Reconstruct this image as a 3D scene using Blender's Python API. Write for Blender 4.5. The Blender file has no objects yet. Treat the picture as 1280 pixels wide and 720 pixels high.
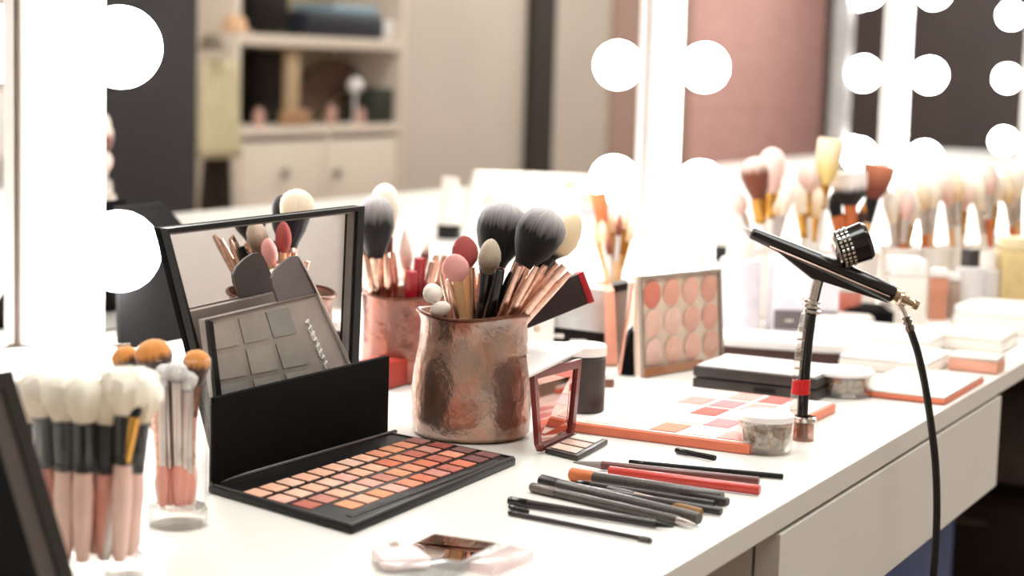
import bpy, bmesh, math, random
from mathutils import Vector, Matrix, noise
random.seed(7)
C = bpy.context.scene.collection
PI = math.pi
T = 0.75                      # table top above the floor
# ------------------------------------------------------------------ camera
FPX, YAW, PITCH, ROLL = 2307.5, math.radians(27.338), math.radians(6.8715), math.radians(1.7225)
CAM = Vector((0, -1.2618, 0.29 + T))
Fv = Vector((math.cos(YAW)*math.cos(PITCH), math.sin(YAW)*math.cos(PITCH), -math.sin(PITCH)))
R0 = Vector((math.sin(YAW), -math.cos(YAW), 0)); U0 = R0.cross(Fv)
Rv = math.cos(ROLL)*R0 + math.sin(ROLL)*U0
Uv = -math.sin(ROLL)*R0 + math.cos(ROLL)*U0
FH = Vector((math.cos(YAW), math.sin(YAW), 0))
def ray(px, py): return Fv + Rv*((px-640)/FPX) + Uv*((360-py)/FPX)
def at(px, py, h=0.0):                       # point at height h above the table top
    d = ray(px, py); return CAM + d*((T+h-CAM.z)/d.z)
def onY(px, py, y):                          # point on the vertical plane y
    d = ray(px, py); return CAM + d*((y-CAM.y)/d.y)
def mir(px, py, v):                          # the real point whose reflection in the wall mirror is there
    p = onY(px, py, v); return Vector((p.x, -v, p.z))
def face(px, py, P, back=0.0):               # point on the upright plane through P
    d = ray(px, py); return CAM + d*(((P-CAM).dot(FH)+back)/d.dot(FH))
def ppm(P): return FPX/((P-CAM).dot(Fv))     # pixels per metre there
cd = bpy.data.cameras.new('camera'); cam = bpy.data.objects.new('camera', cd); C.objects.link(cam)
cam.matrix_world = Matrix(((Rv.x, Uv.x, -Fv.x, CAM.x), (Rv.y, Uv.y, -Fv.y, CAM.y), (Rv.z, Uv.z, -Fv.z, CAM.z), (0, 0, 0, 1)))
cd.sensor_width = 36; cd.lens = FPX/1280*36; cd.clip_start = .02
cd.dof.use_dof = True; cd.dof.focus_distance = 1.36; cd.dof.aperture_fstop = 6.0; cd.dof.aperture_blades = 0
bpy.context.scene.camera = cam
# ------------------------------------------------------------------ materials
def lin(c): return tuple((x/255/12.92 if x/255 <= .04045 else ((x/255+.055)/1.055)**2.4) for x in c)
MATS = {}
def mat(name, rgb, rough=.5, metal=0, var=.06, scale=60, bump=0, bscale=200, spec=.5, coat=0, sheen=0, emit=0, rgb2=None, stretch=None):
    if name in MATS: return MATS[name]
    m = bpy.data.materials.new(name); m.use_nodes = True; nt = m.node_tree; N = nt.nodes; L = nt.links
    b = N['Principled BSDF']; c = lin(rgb)
    b.inputs['Roughness'].default_value = rough; b.inputs['Metallic'].default_value = metal
    b.inputs['Specular IOR Level'].default_value = spec; b.inputs['Coat Weight'].default_value = coat
    b.inputs['Coat Roughness'].default_value = .08; b.inputs['Sheen Weight'].default_value = sheen
    tc = N.new('ShaderNodeTexCoord'); nz = N.new('ShaderNodeTexNoise'); nz.inputs['Scale'].default_value = scale; nz.inputs['Detail'].default_value = 4
    src = tc.outputs['Object']
    if stretch:
        mp = N.new('ShaderNodeMapping'); mp.inputs['Scale'].default_value = stretch; L.new(src, mp.inputs['Vector']); src = mp.outputs['Vector']
    L.new(src, nz.inputs['Vector'])
    rp = N.new('ShaderNodeValToRGB'); c2 = lin(rgb2) if rgb2 else tuple(min(1, x*(1-var)) for x in c)
    c1 = c if rgb2 else tuple(min(1, x*(1+var)) for x in c)
    rp.color_ramp.elements[0].position = .35; rp.color_ramp.elements[1].position = .65
    rp.color_ramp.elements[0].color = (*c1, 1); rp.color_ramp.elements[1].color = (*c2, 1)
    L.new(nz.outputs['Fac'], rp.inputs['Fac']); L.new(rp.outputs['Color'], b.inputs['Base Color'])
    if bump:
        n2 = N.new('ShaderNodeTexNoise'); n2.inputs['Scale'].default_value = bscale; n2.inputs['Detail'].default_value = 3
        L.new(src, n2.inputs['Vector'])
        bp = N.new('ShaderNodeBump'); bp.inputs['Strength'].default_value = bump; bp.inputs['Distance'].default_value = .002
        L.new(n2.outputs['Fac'], bp.inputs['Height']); L.new(bp.outputs['Normal'], b.inputs['Normal'])
    if emit:
        b.inputs['Emission Color'].default_value = (*c, 1); b.inputs['Emission Strength'].default_value = emit
    MATS[name] = m; return m
def glassy(name, tint=(1, 1, 1), gloss=.03, rough=.02, power=3, alpha=0.0, body=(255, 255, 255)):
    """thin clear glass or plastic: transparent with a facing-dependent reflection, alpha = milky body"""
    if name in MATS: return MATS[name]
    m = bpy.data.materials.new(name); m.use_nodes = True; nt = m.node_tree; N = nt.nodes; L = nt.links
    N.remove(N['Principled BSDF']); out = N['Material Output']
    tr = N.new('ShaderNodeBsdfTransparent'); tr.inputs['Color'].default_value = (*tint, 1)
    gl = N.new('ShaderNodeBsdfGlossy'); gl.inputs['Roughness'].default_value = rough
    lw = N.new('ShaderNodeLayerWeight'); lw.inputs['Blend'].default_value = .35
    pw = N.new('ShaderNodeMath'); pw.operation = 'POWER'; pw.inputs[1].default_value = power; L.new(lw.outputs['Facing'], pw.inputs[0])
    ad = N.new('ShaderNodeMath'); ad.operation = 'ADD'; ad.use_clamp = True; ad.inputs[1].default_value = gloss; L.new(pw.outputs[0], ad.inputs[0])
    mx = N.new('ShaderNodeMixShader'); L.new(ad.outputs[0], mx.inputs[0]); L.new(tr.outputs[0], mx.inputs[1]); L.new(gl.outputs[0], mx.inputs[2])
    o = mx.outputs[0]
    if alpha:
        df = N.new('ShaderNodeBsdfDiffuse'); df.inputs['Color'].default_value = (*lin(body), 1)
        nz = N.new('ShaderNodeTexNoise'); nz.inputs['Scale'].default_value = 60
        mr = N.new('ShaderNodeMapRange'); mr.inputs['To Min'].default_value = alpha*.8; mr.inputs['To Max'].default_value = min(1, alpha*1.2)
        L.new(nz.outputs['Fac'], mr.inputs['Value'])
        m2 = N.new('ShaderNodeMixShader'); L.new(mr.outputs[0], m2.inputs[0]); L.new(o, m2.inputs[1]); L.new(df.outputs[0], m2.inputs[2]); o = m2.outputs[0]
    L.new(o, out.inputs['Surface']); MATS[name] = m; return m
def mirror_mat(name, rgb=(240, 240, 240), rough=.0):
    if name in MATS: return MATS[name]
    m = bpy.data.materials.new(name); m.use_nodes = True; b = m.node_tree.nodes['Principled BSDF']
    b.inputs['Base Color'].default_value = (*lin(rgb), 1); b.inputs['Metallic'].default_value = 1; b.inputs['Roughness'].default_value = rough
    MATS[name] = m; return m
def hair(name, tip, root, pos=(.35, .7), rough=.8):
    """bristles: tip and root are dyed differently; position runs 0 root .. 1 tip in the UV's v"""
    if name in MATS: return MATS[name]
    m = bpy.data.materials.new(name); m.use_nodes = True; nt = m.node_tree; N = nt.nodes; L = nt.links
    b = N['Principled BSDF']; b.inputs['Roughness'].default_value = rough; b.inputs['Sheen Weight'].default_value = .4; b.inputs['Specular IOR Level'].default_value = .2
    uv = N.new('ShaderNodeUVMap'); sp = N.new('ShaderNodeSeparateXYZ'); L.new(uv.outputs[0], sp.inputs[0])
    mp = N.new('ShaderNodeMapping'); mp.inputs['Scale'].default_value = (60, 2.5, 1); L.new(uv.outputs[0], mp.inputs['Vector'])
    nz = N.new('ShaderNodeTexNoise'); nz.inputs['Scale'].default_value = 1; nz.inputs['Detail'].default_value = 3; L.new(mp.outputs[0], nz.inputs['Vector'])
    ma = N.new('ShaderNodeMath'); ma.operation = 'MULTIPLY_ADD'; ma.inputs[1].default_value = .3; ma.inputs[2].default_value = -.15; L.new(nz.outputs['Fac'], ma.inputs[0])
    ad = N.new('ShaderNodeMath'); ad.operation = 'ADD'; L.new(sp.outputs['Y'], ad.inputs[0]); L.new(ma.outputs[0], ad.inputs[1])
    rp = N.new('ShaderNodeValToRGB'); e = rp.color_ramp.elements; e[0].position, e[1].position = pos
    e[0].color = (*lin(root), 1); e[1].color = (*lin(tip), 1); L.new(ad.outputs[0], rp.inputs['Fac'])
    L.new(rp.outputs['Color'], b.inputs['Base Color'])
    bp = N.new('ShaderNodeBump'); bp.inputs['Strength'].default_value = .5; bp.inputs['Distance'].default_value = .001
    L.new(nz.outputs['Fac'], bp.inputs['Height']); L.new(bp.outputs['Normal'], b.inputs['Normal'])
    MATS[name] = m; return m
# ------------------------------------------------------------------ objects
ORG = {}
def empty(name, label, cat, loc, group=None):
    o = bpy.data.objects.new(name, None); C.objects.link(o); o.location = loc; o.empty_display_size = .01
    o['label'] = label; o['category'] = cat
    if group: o['group'] = group
    ORG[o] = Vector(loc); return o
def obj(name, bm, m, parent=None, loc=None, smooth=True, label=None, kind=None):
    org = ORG[parent] if parent is not None else (Vector(loc) if loc is not None else Vector((0, 0, 0)))
    if org.length: bmesh.ops.translate(bm, verts=bm.verts, vec=-org)
    bmesh.ops.recalc_face_normals(bm, faces=bm.faces)
    me = bpy.data.meshes.new(name); bm.to_mesh(me); bm.free()
    for x in (m if isinstance(m, (list, tuple)) else [m]): me.materials.append(x)
    if smooth:
        for p in me.polygons: p.use_smooth = True
        try: me.set_sharp_from_angle(angle=math.radians(35))
        except Exception: pass
    o = bpy.data.objects.new(name, me); C.objects.link(o)
    if parent is not None: o.parent = parent
    else: o.location = org
    if label: o['label'] = label
    if kind: o['kind'] = kind
    ORG[o] = org; return o
def one(name, label, cat, bm, m, loc, group=None, smooth=True):
    o = obj(name, bm, m, None, loc, smooth); o['label'] = label; o['category'] = cat
    if group: o['group'] = group
    return o
def struct(name, bm, m, loc=None): o = obj(name, bm, m, None, loc, False); o['kind'] = 'structure'; return o
def BM(): return bmesh.new()
def box(bm, c, s, ax=None, bev=0.0, seg=2):
    """box centred at c with sizes s along axes ax (x,y,z unit vectors)"""
    ax = ax or (Vector((1, 0, 0)), Vector((0, 1, 0)), Vector((0, 0, 1)))
    c = Vector(c); vs = []
    for k in (-.5, .5):
        for j in (-.5, .5):
            for i in (-.5, .5): vs.append(bm.verts.new(c + ax[0]*i*s[0] + ax[1]*j*s[1] + ax[2]*k*s[2]))
    fs = [bm.faces.new([vs[i] for i in q]) for q in ((0, 2, 3, 1), (4, 5, 7, 6), (0, 1, 5, 4), (2, 6, 7, 3), (0, 4, 6, 2), (1, 3, 7, 5))]
    if bev:
        es = list({e for f in fs for e in f.edges}); bmesh.ops.bevel(bm, geom=es, offset=bev, segments=seg, profile=.5, affect='EDGES')
    return bm
def slab(bm, pts, n, t, bev=0.0):
    """polygon pts extruded by t along n"""
    n = Vector(n).normalized(); a = [bm.verts.new(Vector(p)) for p in pts]; b = [bm.verts.new(Vector(p)+n*t) for p in pts]
    fs = [bm.faces.new(a[::-1]), bm.faces.new(b)]; k = len(pts)
    for i in range(k): fs.append(bm.faces.new((a[i], a[(i+1) % k], b[(i+1) % k], b[i])))
    if bev:
        es = list({e for f in fs for e in f.edges}); bmesh.ops.bevel(bm, geom=es, offset=bev, segments=2, profile=.5, affect='EDGES')
    return bm
def ring(bm, outer, inner, n, t):
    """flat frame between two equal-length loops extruded by t"""
    n = Vector(n).normalized(); k = len(outer)
    A = [bm.verts.new(Vector(p)) for p in outer]; B = [bm.verts.new(Vector(p)) for p in inner]
    A2 = [bm.verts.new(Vector(p)+n*t) for p in outer]; B2 = [bm.verts.new(Vector(p)+n*t) for p in inner]
    for i in range(k):
        j = (i+1) % k
        bm.faces.new((A[i], A[j], B[j], B[i])); bm.faces.new((A2[i], B2[i], B2[j], A2[j]))
        bm.faces.new((A[i], A2[i], A2[j], A[j])); bm.faces.new((B[i], B[j], B2[j], B2[i]))
    return bm
def frame_of(d):
    d = d.normalized(); a = Vector((0, 0, 1)) if abs(d.z) < .9 else Vector((1, 0, 0))
    u = d.cross(a).normalized(); return u, d.cross(u).normalized(), d
def lathe(bm, p0, d, prof, seg=24, uvr=None, sq=(1, 1), jit=0.0, u=None):
    """profile [(t, r)] along d from p0. uvr: (v0, v1) writes UVs along it"""
    p0 = Vector(p0)
    if u is None: u, v, w = frame_of(Vector(d))
    else:
        w = Vector(d).normalized(); u = (u - w*u.dot(w)).normalized(); v = w.cross(u)
    uvl = bm.loops.layers.uv.verify(); rows = []
    tt = [t for t, r in prof]; t0, t1 = tt[0], tt[-1]
    for t, r in prof:
        if r < 1e-6: rows.append([bm.verts.new(p0 + w*t)])
        else:
            row = []
            for i in range(seg):
                a = 2*PI*i/seg; rr = r*(1 + jit*(random.random()-.5))
                row.append(bm.verts.new(p0 + w*(t + (jit*r*(random.random()-.5) if jit else 0)) + u*math.cos(a)*rr*sq[0] + v*math.sin(a)*rr*sq[1]))
            rows.append(row)
    for q in range(len(rows)-1):
        a, b = rows[q], rows[q+1]; va, vb = ((prof[q][0]-t0)/(t1-t0+1e-9), (prof[q+1][0]-t0)/(t1-t0+1e-9))
        for i in range(seg):
            j = (i+1) % seg; ui, uj = i/seg, (i+1)/seg
            if len(a) == 1 and len(b) == 1: continue
            if len(a) == 1: f = bm.faces.new((a[0], b[j], b[i])); uv = ((ui, va), (uj, vb), (ui, vb))
            elif len(b) == 1: f = bm.faces.new((a[i], a[j], b[0])); uv = ((ui, va), (uj, va), (ui, vb))
            else: f = bm.faces.new((a[i], a[j], b[j], b[i])); uv = ((ui, va), (uj, va), (uj, vb), (ui, vb))
            for lp, c in zip(f.loops, uv): lp[uvl].uv = c
    return bm
def capped(bm, p0, p1, prof01, seg=16, **k):
    """closed lathe from p0 to p1, prof01 with t in 0..1"""
    p0, p1 = Vector(p0), Vector(p1); d = p1-p0; l = d.length
    pr = [(0, 0)] + [(t*l, r) for t, r in prof01] + [(l*prof01[-1][0], 0)]
    return lathe(bm, p0, d, pr, seg, **k)
def tube(bm, pts, r, seg=10, sub=6):
    P = [Vector(p) for p in pts]; path = []
    for i in range(len(P)-1):
        a = P[max(i-1, 0)]; b = P[i]; c = P[i+1]; d = P[min(i+2, len(P)-1)]
        for s in range(sub):
            t = s/sub; path.append(.5*((2*b)+(c-a)*t+(2*a-5*b+4*c-d)*t*t+(3*b-a-3*c+d)*t**3))
    path.append(P[-1]); rows = []; u = None
    for i, p in enumerate(path):
        w = (path[min(i+1, len(path)-1)]-path[max(i-1, 0)]).normalized()
        if u is None: u = frame_of(w)[0]
        u = (u - w*u.dot(w)).normalized(); v = w.cross(u)
        rows.append([bm.verts.new(p+u*math.cos(2*PI*k/seg)*r+v*math.sin(2*PI*k/seg)*r) for k in range(seg)])
    for a, b in zip(rows, rows[1:]):
        for i in range(seg): bm.faces.new((a[i], a[(i+1) % seg], b[(i+1) % seg], b[i]))
    bm.faces.new(rows[0][::-1]); bm.faces.new(rows[-1]); return bm
Z = Vector((0, 0, 1)); X = Vector((1, 0, 0)); Y = Vector((0, 1, 0))
# ------------------------------------------------------------------ shared materials
white_lac = mat('white lacquer', (230, 226, 220), .3, var=.015, scale=6, spec=.45)
white_post = mat('white painted strip', (248, 244, 242), .4, var=.01, scale=8)
bulb_m = mat('lit opal bulb', (252, 252, 253), .3, emit=22)
socket_m = mat('cream socket', (235, 222, 196), .4)
wallmirror = mirror_mat('wall mirror silver', (236, 234, 232))
black_pl = mat('black plastic', (17, 15, 15), .42, var=.2, scale=30, spec=.28)
black_soft = mat('black cardboard', (14, 12, 12), .85, var=.15, scale=30, spec=.12)
black_gloss = mat('glossy black', (12, 11, 11), .12, spec=.6)
dark_grey = mat('dark grey plastic', (58, 52, 50), .4, var=.12)
chrome = mat('chrome', (225, 222, 216), .12, 1, var=.03)
gold_m = mat('gold metal', (214, 160, 80), .25, 1)
rose_m = mat('rose gold metal', (238, 200, 182), .24, 1, var=.15, scale=300)
rose_dk = mat('dark bronze metal', (120, 84, 70), .3, 1, var=.2, scale=300)
silver_m = mat('satin silver', (214, 206, 202), .28, 1)
pinkh = mat('pale pink lacquer', (246, 204, 190), .3, var=.05, coat=.3)
pinkh2 = mat('salmon pink lacquer', (226, 152, 136), .3, var=.05, coat=.3)
redm = mat('red lacquer', (176, 24, 38), .3, coat=.4)
wood_h = mat('pale wood', (222, 178, 132), .45, var=.1, stretch=(1, 1, .1), scale=120)
orange_m = mat('orange brown', (206, 112, 62), .5)
glass = glassy('clear glass', (.99, .99, .985), .02, power=4)
glass_thick = glassy('thick glass', (.9, .88, .85), .16, .04, 2)
acryl = glassy('clear acrylic', (.97, .97, .97), .1, alpha=.12)
milky = glassy('milky plastic', (.98, .97, .97), .06, alpha=.55, body=(245, 240, 242))
h_white = hair('cream white bristles', (255, 246, 232), (250, 232, 208))
h_blackgrey = hair('black bristles with grey tips', (196, 188, 190), (20, 16, 18), (.58, 1.0))
h_black = hair('black bristles', (60, 52, 54), (20, 17, 18), (.5, 1.1))
h_beige = hair('beige bristles', (196, 178, 158), (120, 100, 86), (.2, .6))
h_orange = hair('orange tipped bristles', (224, 148, 76), (62, 40, 34), (.5, .68))
h_brown = hair('brown bristles with white tips', (246, 222, 208), (120, 62, 42), (.62, .85))
h_rust = hair('rust brown bristles', (196, 120, 90), (120, 58, 40), (.3, .9))
h_cream = hair('cream bristles', (255, 236, 212), (240, 205, 160), (.2, .7))
h_wg = hair('white grey bristles', (232, 228, 230), (150, 142, 144), (.1, .5))
h_pinkw = hair('pink white bristles', (252, 226, 216), (240, 196, 182), (.2, .8))
sponge_pk = mat('light pink sponge', (244, 176, 170), .8, bump=.2, bscale=900)
sponge_dp = mat('dusky pink sponge', (166, 80, 76), .8, bump=.2, bscale=900)
sponge_w = mat('white sponge', (246, 236, 226), .8, bump=.2, bscale=900)
coral = mat('coral cardboard', (226, 124, 92), .5)
tan_m = mat('tan plastic', (226, 204, 186), .35)
# ------------------------------------------------------------------ room
XN, XE, YO = -1.2, 14.3, -3.4
wallp = mat('cream wall paint', (203, 191, 178), .85, var=.03, scale=2)
struct('floor', box(BM(), ((XN+XE)/2, YO/2, -.02), (XE-XN, -YO, .04)), mat('brown floor boards', (120, 98, 84), .5, var=.15, scale=3, stretch=(1, 8, 1)))
struct('ceiling', box(BM(), ((XN+XE)/2, YO/2, 2.82), (XE-XN, -YO, .04)), mat('ceiling paint', (236, 232, 226), .9))
struct('wall_back', box(BM(), ((XN+XE)/2, .035, 1.4), (XE-XN, .05, 2.8)), mat('warm wall paint', (186, 160, 146), .85, var=.04, scale=3))
struct('wall_left', box(BM(), (XN-.025, YO/2, 1.4), (.05, -YO+.1, 2.8)), wallp)
struct('wall_right', box(BM(), (XE+.025, YO/2, 1.4), (.05, -YO+.1, 2.8)), mat('charcoal wall paint', (80, 72, 70), .7, var=.06, scale=3))
VO = -YO
def xat(px): return mir(px, 90, VO).x
xd, xp = xat(245), xat(858)
struct('wall_front', box(BM(), ((XN+xp)/2, YO-.025, 1.4), (xp-XN, .05, 2.8)), wallp)
# dusky pink painted brick
pm = bpy.data.materials.new('pink painted brick'); pm.use_nodes = True; nt = pm.node_tree; b = nt.nodes['Principled BSDF']
tc = nt.nodes.new('ShaderNodeTexCoord'); mp = nt.nodes.new('ShaderNodeMapping'); mp.inputs['Rotation'].default_value = (PI/2, 0, 0)
br = nt.nodes.new('ShaderNodeTexBrick'); br.inputs['Scale'].default_value = 4
br.inputs['Color1'].default_value = (*lin((236, 184, 174)), 1); br.inputs['Color2'].default_value = (*lin((224, 168, 160)), 1); br.inputs['Mortar'].default_value = (*lin((226, 190, 182)), 1)
nt.links.new(tc.outputs['Object'], mp.inputs['Vector']); nt.links.new(mp.outputs[0], br.inputs['Vector']); nt.links.new(br.outputs['Color'], b.inputs['Base Color']); b.inputs['Roughness'].default_value = .85
struct('wall_far', box(BM(), ((xp+XE)/2, YO-.025, 1.4), (XE-xp, .05, 2.8)), pm)
sx0, sx1 = mir(122, 90, 1.6).x, mir(247, 90, 1.6).x
scr = empty('standin_screen', 'tall charcoal stand-in screen for a dark door, reflected at the left, beside the nearest light strip', 'screen', ((sx0+sx1)/2, -1.62, 0))  # added screen standing in for a dark door in the wall mirror
obj('panel', box(BM(), ((sx0+sx1)/2, -1.62, 1.12), (sx1-sx0, .03, 2.1), bev=.004), mat('charcoal panel paint', (40, 36, 36), .75, var=.05, scale=2), scr)
for q in (sx0+.05, sx1-.05): obj('foot', box(BM(), (q, -1.62, .02), (.05, .4, .04), bev=.005), mat('charcoal panel paint', (40, 36, 36)), scr)
a, b_ = xat(655), xat(681)
struct('trim_1', box(BM(), ((a+b_)/2, YO+.03, 1.4), (b_-a, .06, 2.8), bev=.004), mat('dark brown trim', (58, 50, 46), .6))
a, b_ = xat(762), xat(858)
struct('trim_2', box(BM(), ((a+b_)/2, YO+.015, 1.4), (b_-a, .03, 2.8), bev=.004), mat('rosy beige pilaster', (182, 150, 136), .8))
# ------------------------------------------------------------------ shelving unit across the room, seen in the mirror
V = 3.0
def mb(bm, px0, py0, px1, py1, v=V, depth=.36, bev=.004):
    a = mir(px0, py0, v); b = mir(px1, py1, v); c = (a+b)/2
    return box(bm, (c.x, -v-depth/2, c.z), (abs(b.x-a.x), depth, abs(b.z-a.z)), bev=bev)
sh_w = mat('white shelf board', (226, 212, 196), .5, var=.02)
x0, x1 = mir(292, 90, V).x, mir(506, 90, V).x
su = empty('shelving_unit', 'white open shelving unit with drawers, reflected in the mirror behind the big palette', 'shelf', ((x0+x1)/2, -V-.18, 0))
zt = 1.75
for xx in (x0+.02, x1-.02): obj('side_panel', box(BM(), (xx, -V-.18, zt/2), (.04, .36, zt), bev=.003), sh_w, su)
zs1, zs2, zd = mir(400, 53, V).z, mir(400, 157, V).z, mir(400, 157, V).z
for zz in (zs1, zt-.02): obj('shelf', box(BM(), ((x0+x1)/2, -V-.18, zz), (x1-x0-.08, .35, .045), bev=.003), sh_w, su)
obj('shelf', box(BM(), ((x0+x1)/2, -V-.18, zs2-.02), (x1-x0-.08, .35, .04), bev=.003), sh_w, su)
obj('back_board', box(BM(), ((x0+x1)/2, -V-.35, (zt+zs2)/2), (x1-x0-.08, .01, zt-zs2)), mat('khaki board', (190, 172, 140), .8), su)
for k in range(2):
    w = (x1-x0-.1)/2; cx = x0+.05+w*(k+.5); hh = zs2-.08
    d = obj('drawer', box(BM(), (cx, -V-.02, hh/2+.03), (w-.012, .03, hh-.02), bev=.004), sh_w, su)
    kp = mir((352, 417)[k], 216, V)
    obj('knob', lathe(BM(), (kp.x, -V-.005, kp.z), (0, 1, 0), [(0, .008), (.012, .01), (.02, .022), (.03, .02), (.034, 0)], 16), mat('dull metal knob', (150, 140, 128), .5), d)
def stand_on(px, zb): return Vector((mir(px, 90, V+.12).x, -V-.15, zb))
zlo, zup = zs2, zs1+.023
def mbox(name, label, px0, px1, py_top, zb, m, v=V+.04, depth=.22, bev=.01, cat='box'):
    a = mir(px0, py_top, v); b = mir(px1, py_top, v); h = a.z-zb
    return one(name, label, cat, box(BM(), ((a.x+b.x)/2, -v-depth/2, zb+h/2), (b.x-a.x, depth, h), bev=bev), m, ((a.x+b.x)/2, -v-depth/2, zb))
navy = mat('dark navy plastic', (34, 38, 48), .5)
p = mir(432, 8, V+.04); q = mir(385, 8, V+.04); r_ = mir(480, 8, V+.04)
pr = empty('printer', 'dark navy printer with a pale blue lid on the upper shelf of the white unit', 'printer', (p.x, -V-.16, zup))
hb = mir(430, 17, V+.04).z-zup
obj('body', box(BM(), (p.x, -V-.16, zup+hb/2), (r_.x-q.x, .26, hb), bev=.02), navy, pr)
obj('lid', box(BM(), (p.x+.1, -V-.16, zup+hb+.02), ((r_.x-q.x)*.6, .22, .04), bev=.01), mat('pale blue plastic', (150, 176, 190), .4), pr)
mbox('storage_box', 'black box at the left end of the upper shelf in the mirror', 316, 361, -25, zup, black_pl)
mbox('canister', 'small white canister at the right end of the upper shelf in the mirror', 481, 494, 24, zup, white_post, cat='canister', depth=.05, bev=.02)
mbox('storage_box', 'black tall case at the left end of the lower shelf in the mirror', 318, 360, 62, zlo, black_pl, depth=.1, v=V+.2)
mbox('board', 'narrow tan upright board on the lower shelf in the mirror', 360, 374, 62, zlo, mat('tan card', (186, 160, 126), .7), depth=.03, bev=.003, cat='board')
mbox('carton', 'low light brown carton on the lower shelf in the mirror', 354, 388, 138, zlo, mat('kraft carton', (168, 130, 96), .8), v=V+.01, depth=.03, cat='carton')
mbox('waste_bin', 'dark green bin at the right end of the lower shelf in the mirror', 466, 492, 110, zlo, mat('dark green plastic', (40, 44, 34), .6), v=V+.03, depth=.15, cat='bin')
c = mir(425, 140, V+.1); wg = BM()
for k in range(9):
    a = -.9+k*.22; P0 = Vector((c.x-.2, -V-.2, zlo+.01)); P1 = P0+Vector((math.sin(a+.5)*.34+.16, 0, abs(math.cos(a))*.24+.02))
    capped(wg, P0, P1, [(0, .012), (1, .02)], 8)
one('hair_piece', 'spread dark brown bundle lying on the lower shelf in the mirror', 'hair piece', wg, mat('dark brown hair', (92, 68, 56), .8), (c.x-.2, -V-.2, zlo))
c = mir(450, 107, V+.03); zz = c.z
one('ball_lamp', 'small round white ball lamp on the lower shelf in the mirror', 'lamp', lathe(lathe(BM(), (c.x, -V-.06, zz-.035), Z, [(0, 0)]+[(.035-.035*math.cos(a*PI/10), .035*math.sin(a*PI/10)) for a in range(1, 10)]+[(.07, 0)], 16), (c.x, -V-.06, zlo), Z, [(0, 0), (0, .02), (.01, .02), (.02, .006), (zz-zlo-.03, .006)], 12), white_post, (c.x, -V-.06, zlo))
for px, w, h, lab in ((325, 10, 135, 'small pinkish pot left on the lower shelf in the mirror'), (415, 9, 130, 'small pinkish bottle mid way along the lower shelf in the mirror'), (452, 8, 135, 'small pale pot beneath the round lamp in the mirror')):
    c = mir(px, h, V+.02); one('pot', lab, 'pot', lathe(BM(), (c.x, -V-.03, zlo), Z, [(0, 0), (0, .022), ((c.z-zlo)*.7, .024), ((c.z-zlo)*.8, .014), (c.z-zlo, .014), (c.z-zlo, 0)], 16), mat('pinkish glass', (206, 164, 148), .4), (c.x, -V-.03, zlo))
# coat rack left of the shelving unit
c = mir(272, 80, 2.75)
rk = empty('coat_stand', 'dark coat stand beside the shelving unit, seen in the mirror', 'coat stand', (c.x, -2.95, 0))
obj('pole', tube(BM(), [(c.x, -2.95, 0.03), (c.x, -2.95, 1.5)], .015), black_pl, rk)
for k in range(4):
    a = k*PI/2+.4; obj('foot', tube(BM(), [(c.x, -2.95, .1), (c.x+.12*math.cos(a), -2.95+.12*math.sin(a), .06), (c.x+.22*math.cos(a), -2.95+.22*math.sin(a), .015)], .012), black_pl, rk)
    obj('hook', tube(BM(), [(c.x, -2.95, 1.44), (c.x+.07*math.cos(a), -2.95+.07*math.sin(a), 1.5), (c.x+.1*math.cos(a), -2.95+.1*math.sin(a), 1.56)], .008), black_pl, rk)
def cloth(name, label, cat, px0, px1, py0, py1, v, m, fold=5):
    a = mir(px0, py0, v); b = mir(px1, py1, v); bm = BM(); n = 40; rows = []
    for j in range(9):
        z = a.z+(b.z-a.z)*j/8; row = []
        for i in range(n+1):
            t = i/n; row.append(bm.verts.new((a.x+(b.x-a.x)*(t-.5)*(1+.1*j/8)+(b.x-a.x)*.5, -v+.03*math.sin(t*fold*2*PI)*(.4+.6*j/8), z)))
        rows.append(row)
    for p_, q_ in zip(rows, rows[1:]):
        for i in range(n): bm.faces.new((p_[i], p_[i+1], q_[i+1], q_[i]))
    o = one(name, label, cat, bm, m, ((a.x+b.x)/2, -v, a.z)); s = o.modifiers.new('t', 'SOLIDIFY'); s.thickness = .02; return o
cloth('towel', 'long cream towel hanging from the coat stand in the mirror', 'towel', 250, 292, 74, 196, 2.8, mat('cream towelling', (206, 194, 160), .95, bump=.4))
cloth('apron', 'dark brown apron hanging below the cream towel in the mirror', 'apron', 258, 284, 192, 262, 2.88, mat('dark brown cloth', (62, 50, 42), .9))
for px, py, r, rgb, lab in ((292, 28, .05, (214, 174, 140), 'tan round hat on top of the coat stand in the mirror'), (263, 52, .045, (120, 108, 92), 'grey brown cap on the coat stand above the towel in the mirror')):
    c = mir(px, py, 2.78); one('hat', lab, 'hat', lathe(BM(), (c.x, -2.78, c.z-r*.7), Z, [(0, 0), (0, r*1.3), (r*.15, r*1.3), (r*.2, r*.9), (r*.8, r*.85), (r*1.2, r*.6), (r*1.35, 0)], 20), mat(lab[:8], rgb, .9), (c.x, -2.78, c.z))
wsd = empty('filler_cabinet', 'long white cabinet added to lighten the reflection, seen only in the standing mirror', 'filler_cabinet', (4.3, -3.15, 0))  # white cabinet added to brighten what the standing mirror reflects
obj('cabinet_body', box(BM(), (4.3, -3.15, .46), (1.5, .4, .88), bev=.004), mat('white sideboard', (238, 232, 226), .5), wsd)
for k in range(3):
    d = obj('door', box(BM(), (4.3-.49+.49*k, -2.94, .46), (.475, .018, .84), bev=.003), mat('white sideboard', (238, 232, 226), .5), wsd); obj('handle', tube(BM(), [(4.3-.3+.49*k, -2.92, .55), (4.3-.3+.49*k, -2.92, .7)], .006, 8, 1), chrome, d)
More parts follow.
